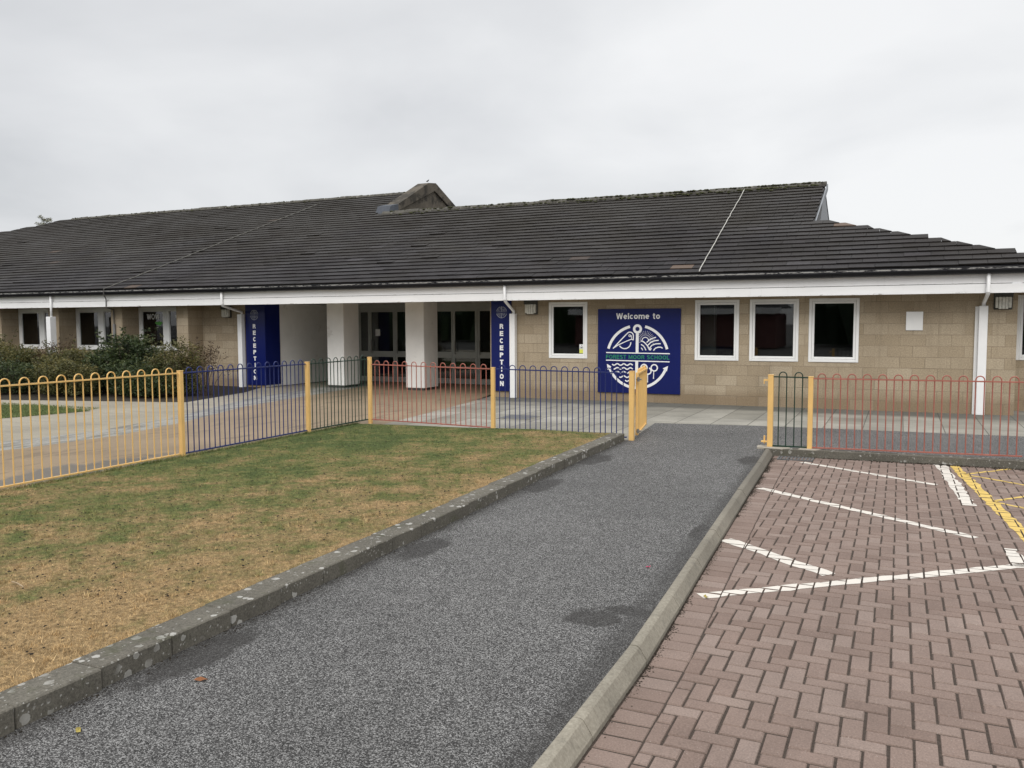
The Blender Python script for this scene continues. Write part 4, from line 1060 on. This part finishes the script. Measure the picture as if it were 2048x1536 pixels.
lk = MB(); lk.tube([(-1.68, 12.08, .06), (-1.68, 12.08, .17)], .012, 8); lk.box(-1.72, -1.643, 12.05, 12.11, .08, .098); lk.build('bolt_keep', 'yellow_paint', FC)
pd = MB(); pd.prism([(-1.76+rng.normal(0, .01), 11.93), (-1.42, 11.92), (-1.33, 12.02), (-1.36, 12.16), (-1.60, 12.22), (-1.78, 12.15)], -.02, .022); pd.build('post_footing', 'concrete_pad', FC)
pd = MB(); pd.prism([(-1.22, 11.98), (-1.0, 11.97), (-.93, 12.1), (-1.05, 12.2), (-1.2, 12.16)], -.02, .02); pd.build('post_footing', 'concrete_pad', FC)

# open gate folded back from the path
GT = empty('gate', (-3.545, 12.22, 0), 'yellow hooped pedestrian gate standing open, seen nearly edge on', 'gate')
g0, g1 = (-3.545, 12.22), (-3.775, 13.5); Lg = math.dist(g0, g1); dgv = ((g1[0]-g0[0])/Lg, (g1[1]-g0[1])/Lg)
m_ = MB()
for q, nm in ((g0, 'hinge_stile'), (g1, 'latch_stile')):
    k_ = MB(); k_.bbox(q[0]-.02, q[0]+.02, q[1]-.02, q[1]+.02, .06, 1.0, .003); recalc(k_.build(nm, 'yellow_paint', GT))
for z_, nm in ((.98, 'top_rail'), (.08, 'bottom_rail')):
    nv = (-dgv[1], dgv[0]); vs = []
    for q in (g0, g1):
        for s_, t_ in ((-1, -1), (1, -1), (1, 1), (-1, 1)): vs.append((q[0]+nv[0]*.02*s_, q[1]+nv[1]*.02*s_, z_+.012*t_))
    recalc(MB().add(vs, [(0, 1, 2, 3), (7, 6, 5, 4), (0, 4, 5, 1), (1, 5, 6, 2), (2, 6, 7, 3), (3, 7, 4, 0)]).build(nm, 'yellow_paint', GT))
for i in range(7):
    t = (i+.5)/7*(Lg-.06)+.03; hoop(GT, (g0[0]+dgv[0]*t, g0[1]+dgv[1]*t), dgv, .08, .98, 'yellow_paint', .095)
for z_ in (.13, .90):
    h_ = MB(); h_.tube([(-3.53, 12.14, z_), (-3.50, 12.17, z_), (-3.478, 12.20, z_)], .012, 8); h_.tube([(-3.505, 12.14, z_-.03), (-3.505, 12.14, z_+.035)], .02, 10)
    h_.build('hinge', 'steel_bolt', GT)

# ------------------------------------------------------------------ vegetation
def leaves(mb, cs, n_, size, spread, flat=.5, ctr=None):
    for (cx, cy, cz, cr) in cs:
        tone = rng.normal(0, .13)
        for _ in range(n_):
            u = rng.normal(0, 1, 3); u /= np.linalg.norm(u)+1e-6; r = cr*rng.uniform(.25, 1)**.6*spread
            p = np.array([cx, cy, cz])+u*r*np.array([1, 1, .8])
            if p[2] < .03: continue
            a = rng.normal(0, 1, 3); a[2] = a[2]*.5+.35; a /= np.linalg.norm(a); b = np.cross(a, rng.normal(0, 1, 3)); b /= np.linalg.norm(b)+1e-6
            s_ = size*rng.uniform(.6, 1.35); w = s_*.42
            mid = p+a*s_*.5
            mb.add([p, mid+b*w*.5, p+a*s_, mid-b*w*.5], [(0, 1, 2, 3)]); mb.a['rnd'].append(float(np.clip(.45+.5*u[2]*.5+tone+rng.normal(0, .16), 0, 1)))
def shrub(name, label, x, y, rx, ry, h, m, nb, nl, size, cr=.22, sparse=False):
    h *= (1.0 if m == 'leaf_green' else 1.08); nl = int(nl*(1.5 if sparse else (1.5 if m == 'leaf_green' else 2.3))); size *= 1.1; nb = int(nb*1.2)
    o = empty(name, (x, y, -.02), label, 'shrub', 'shrubs in the bed by the left windows')
    st = MB(); cs = []
    for i in range(nb):
        a = rng.uniform(0, 2*math.pi); rr = math.sqrt(rng.uniform(0, 1)); px_, py_ = x+rx*rr*math.cos(a), y+ry*rr*math.sin(a)
        zt = h*math.sqrt(max(0, 1-.5*rr*rr))*rng.uniform(.68, 1.04)
        k = rng.uniform(.25, .5); bx, by = lerp(x, px_, .35), lerp(y, py_, .35)
        st.tube([(bx, by, -.02), (lerp(bx, px_, k), lerp(by, py_, k), zt*.5), (px_, py_, zt)], [.014, .009, .004], 4, False)
        cs.append((px_, py_, zt-.05, cr))
        if not sparse:
            for _ in range(2): cs.append((lerp(x, px_, rng.uniform(.6, 1.1)), lerp(y, py_, rng.uniform(.6, 1.1)), zt*rng.uniform(.12, .75), cr))
    for _ in range(nb//3):
        a = rng.uniform(0, 6.28); px_, py_ = x+rx*1.05*math.cos(a)*rng.uniform(.3, 1), y+ry*math.sin(a)*rng.uniform(.3, 1); zt = h*rng.uniform(.85, 1.2)
        st.tube([(lerp(x, px_, .6), lerp(y, py_, .6), zt*.4), (px_, py_, zt)], [.006, .002], 4, False)
        for q in (.7, .85, 1.0): cs.append((lerp(lerp(x, px_, .6), px_, q), lerp(lerp(y, py_, .6), py_, q), zt*(.4+.6*q), .05))
    st.build('branches', 'bark', o)
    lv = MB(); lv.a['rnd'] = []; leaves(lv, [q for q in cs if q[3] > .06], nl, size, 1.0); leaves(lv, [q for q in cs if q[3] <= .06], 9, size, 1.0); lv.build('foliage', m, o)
    return o
shrub('shrub', 'dark green dense shrub under the window with the WOW letters', -17.95, 15.6, 1.0, .8, 1.36, 'leaf_green', 60, 60, .075)
shrub('shrub', 'olive brown shrub in front of the brick pier at the right of the bed', -16.2, 15.5, .65, .6, 1.18, 'leaf_olive', 36, 34, .055)
shrub('shrub', 'thin russet twiggy shrub at the right tip of the bed', -15.55, 15.75, .55, .45, 1.12, 'leaf_russet', 20, 16, .05, .17, True)
shrub('shrub', 'olive yellow shrub below the galvanised cable on its pier', -19.75, 15.3, .8, .75, 1.0, 'leaf_olive', 46, 44, .055)
shrub('shrub', 'russet bare looking shrub between the two olive ones', -20.75, 15.8, .6, .5, 1.12, 'leaf_russet', 26, 26, .05, .18)
shrub('shrub', 'olive green shrub in front of the square white pipe casing', -21.9, 15.4, .8, .7, 1.02, 'leaf_olive', 46, 46, .06)
shrub('shrub', 'olive shrub under the leftmost window', -22.6, 14.6, .8, .6, 1.0, 'leaf_olive', 46, 44, .055)
shrub('shrub', 'large mixed olive shrub at the left edge of the picture', -23.7, 15.7, .9, .8, 1.2, 'leaf_olive', 50, 50, .06)
shrub('shrub', 'low dark shrub at the front of the bed behind the yellow post', -16.6, 14.9, .9, .42, .72, 'leaf_green', 46, 46, .055)
shrub('shrub', 'low olive shrub at the front of the bed nearest the grass verge', -18.7, 14.35, .95, .5, .75, 'leaf_olive', 50, 46, .05)
shrub('shrub', 'low dark green shrub at the front left of the bed', -20.7, 14.2, 1.0, .5, .78, 'leaf_green', 50, 46, .055)
shrub('shrub', 'low bushy shrub at the front left corner of the bed', -22.6, 13.75, 1.0, .45, .8, 'leaf_olive', 46, 46, .055)

def tree(x, y, htop, cr, label):
    o = empty('tree', (x, y, 0), label, 'tree')
    st = MB(); cs = []
    st.tube([(x, y, 0), (x+.1, y, htop*.5), (x, y, htop*.97)], [.22, .12, .02], 8)
    for i in range(46):
        z = lerp(htop*.35, htop*.99, (i/45)**.8); a = i*2.4; t = 1-(z-htop*.35)/(htop*.65); r = cr*(.38+.9*math.sin(min(1, t+.12)*math.pi*.62)); e_ = (x+math.cos(a)*r*rng.uniform(.6, 1), y+math.sin(a)*r, z+rng.uniform(-.1, .25))
        st.tube([(x, y, z-.35*r), ((x+e_[0])/2, (y+e_[1])/2, z), e_], [.035, .02, .006], 4, False)
        for q in (.45, .75, 1.0): cs.append((lerp(x, e_[0], q), lerp(y, e_[1], q), e_[2]-(1-q)*.1, .24))
    st.build('trunk', 'bark', o); lv = MB(); lv.a['rnd'] = []; leaves(lv, cs, 30, .15, 1.0); lv.build('crown', 'leaf_birch', o)
tree(-80.2, 60, 12.75, 1.0, 'thin treetop showing above the left end of the roof')

# bird on the stone gable
bm_ = bpy.data.meshes.new('bird'); bx, by, bz = -15.28, 26.3, 6.67
BS = .5
sp_ = [(-.13, 0, .07, .012), (-.06, 0, .085, .03), (0, 0, .105, .048), (.05, 0, .13, .04), (.075, 0, .165, .026), (.09, 0, .185, .03), (.118, 0, .182, .012), (.142, 0, .178, .004)]
sp_ = [tuple(q*BS for q in p) for p in sp_]
bm_.from_pydata([p[:3] for p in sp_], [(i, i+1) for i in range(len(sp_)-1)], [])
bo = bpy.data.objects.new('bird', bm_); COL.objects.link(bo); bo.modifiers.new('skin', 'SKIN'); sm = bo.modifiers.new('sub', 'SUBSURF'); sm.levels = sm.render_levels = 2
for sv, p in zip(bm_.skin_vertices[0].data, sp_): sv.radius = (p[3], p[3])
bm_.skin_vertices[0].data[2].use_root = True
dgx = bpy.context.evaluated_depsgraph_get(); me2 = bpy.data.meshes.new_from_object(bo.evaluated_get(dgx)); bpy.data.objects.remove(bo)
me2.materials.clear(); me2.materials.append(MATS['bird_feathers'])
bo = bpy.data.objects.new('bird', me2); COL.objects.link(bo); bo.location = (bx, by, bz); bo['_w'] = [bx, by, bz]
tag(bo, 'small dark bird perched on the tip of the stone gable', 'bird')
MB().tube([(bx+.005, by-.008, bz+.035), (bx+.006, by-.008, bz)], .002, 5).build('leg', 'bark', bo)
MB().tube([(bx+.005, by+.008, bz+.035), (bx+.006, by+.008, bz)], .002, 5).build('leg', 'bark', bo)

# ------------------------------------------------------------------ litter
def leaf(x, y, z, L, m, label, name='fallen_leaf', cat='leaf'):
    a = rng.uniform(0, 6.28); k = 8; vs = [(x, y, z+.006)]
    for i in range(k):
        t = i/k*2*math.pi; r = L*(.5+.12*math.cos(2*t)+.05*rng.normal()); px_, py_ = r*math.cos(t), r*.55*math.sin(t)
        vs.append((x+px_*math.cos(a)-py_*math.sin(a), y+px_*math.sin(a)+py_*math.cos(a), z+.004+abs(rng.normal(0, .008))))
    m_ = MB(); m_.add(vs, [(0, i+1, (i+1) % k+1) for i in range(k)]); return tag(m_.build(name, m), label, cat)
leaf(-3.08, 3.04, 0, .06, 'dry_leaf', 'curled rust brown leaf on the asphalt near the lawn kerb')
leaf(-3.17, 2.43, 0, .055, 'yellow_leaf', 'pale yellow leaf on the asphalt at the bottom left')
leaf(-1.13, 5.55, ZB+.004, .045, 'yellow_leaf', 'yellow green leaf on the block paving beside the battered kerb')
leaf(-1.59, 5.79, 0, .03, 'pink_plastic', 'tiny pink scrap of litter on the path', 'litter', 'litter')
tag(MB().tube([(-5.2, 3.55, .085), (-5.1, 3.52, .095), (-5.02, 3.50, .088)], .004, 5).build('twig', 'twig'), 'pale dry twig lying on the scorched lawn', 'twig')
# silt, moss and leaf crumbs along the kerbs
def crumbs(N, fx, smin, smax, m, label):
    m_ = MB()
    for _ in range(N):
        x, y, z = fx(); s_ = rng.uniform(smin, smax); a = rng.uniform(0, 6.28)
        P = [(x+s_*math.cos(a+t)*rng.uniform(.5, 1.2), y+s_*math.sin(a+t)*rng.uniform(.5, 1.2), z+rng.uniform(0, s_*.5)) for t in (0, 1.6, 3.1, 4.7)]
        m_.add(P+[(x, y, z+s_*.8)], [(0, 1, 4), (1, 2, 4), (2, 3, 4), (3, 0, 4)])
    o = m_.build('debris', m); return tag(o, label, 'debris', kind='stuff')
def c1_():
    y = rng.uniform(1.5, 11.7); x = kx(y)+abs(rng.normal(0, .022))+.002
    if math.sin(y*3.1)+math.sin(y*1.3+1) < rng.uniform(-1.8, 1.4): y = rng.uniform(8.0, 11.7); x = kx(y)+abs(rng.normal(0, .03))
    return x, y, ZB+.002
crumbs(6500, c1_, .0015, .007, 'soil', 'dark moss and silt gathered at the foot of the battered kerb')
crumbs(900, lambda: (rng.uniform(-1.5, 1.6), 12.0-abs(rng.normal(0, .05)), ZB+.004), .004, .016, 'soil', 'leaf crumbs gathered below the railings')
crumbs(700, lambda: (lambda y: (float(XK(y))+.008+abs(rng.normal(0, .04)), y, .0))(rng.uniform(2, 11.8)), .002, .008, 'soil', 'soil crumbs along the foot of the lawn kerb')
crumbs(3400, lambda: (lambda x, y: (x, y, float(lawn_z(x, y))+.012))(rng.uniform(-8.2, -3.9), 2+10*rng.random()**1.3), .005, .014, 'soil', 'small dark worm casts and crumbs scattered over the lawn')

# ------------------------------------------------------------------ block across the car park, mirrored in the panes
FBd = empty('far_building', (-11.5, -26, 0), 'low red brick block with pale fascia, seen only mirrored in the window panes', 'building')
MB().box(-23, -8.0, -32, -26, -.1, 2.3).build('wall', 'red_brick_far', FBd)
MB().box(-23.4, -7.6, -25.6, -25.5, 2.3, 2.7).build('fascia', 'white_paint', FBd)
MB().add([(-23.4, -25.6, 2.7), (-7.6, -25.6, 2.7), (-10.5, -29, 5.6), (-20.5, -29, 5.6), (-23.4, -32.4, 2.7), (-7.6, -32.4, 2.7)], [(0, 1, 2, 3), (3, 2, 5, 4), (1, 5, 2), (0, 3, 4)]).build('roof', 'far_roof', FBd)

for nme, x0, x1 in (('reflection_hedge', -60, -24.5), ('reflection_hedge', -6.5, 40)):  # unseen hedges, added only to darken what the panes mirror
    nx1, nz1 = 60, 8; hb = MB(); P = {}
    for i in range(nx1):
        for j in range(nz1):
            t = j/(nz1-1)*math.pi; hb.v.append((lerp(x0, x1, i/(nx1-1)), -33-3*math.cos(t)*rng.uniform(.7, 1.2), max(-.1, 6.5*math.sin(t)*rng.uniform(.8, 1.15))))
    hb.f = [(i*nz1+j, i*nz1+j+1, (i+1)*nz1+j+1, (i+1)*nz1+j) for i in range(nx1-1) for j in range(nz1-1)]; hb.a['rnd'] = rng.uniform(0, 1, len(hb.f)).tolist()
    tag(hb.build(nme, 'leaf_dark'), 'unseen dark hedge added %s the mirrored red brick block to darken the pane reflections' % ('left of' if x0 < -30 else 'right of'), 'hedge')

for o in bpy.data.objects:
    if '_w' in o: del o['_w']
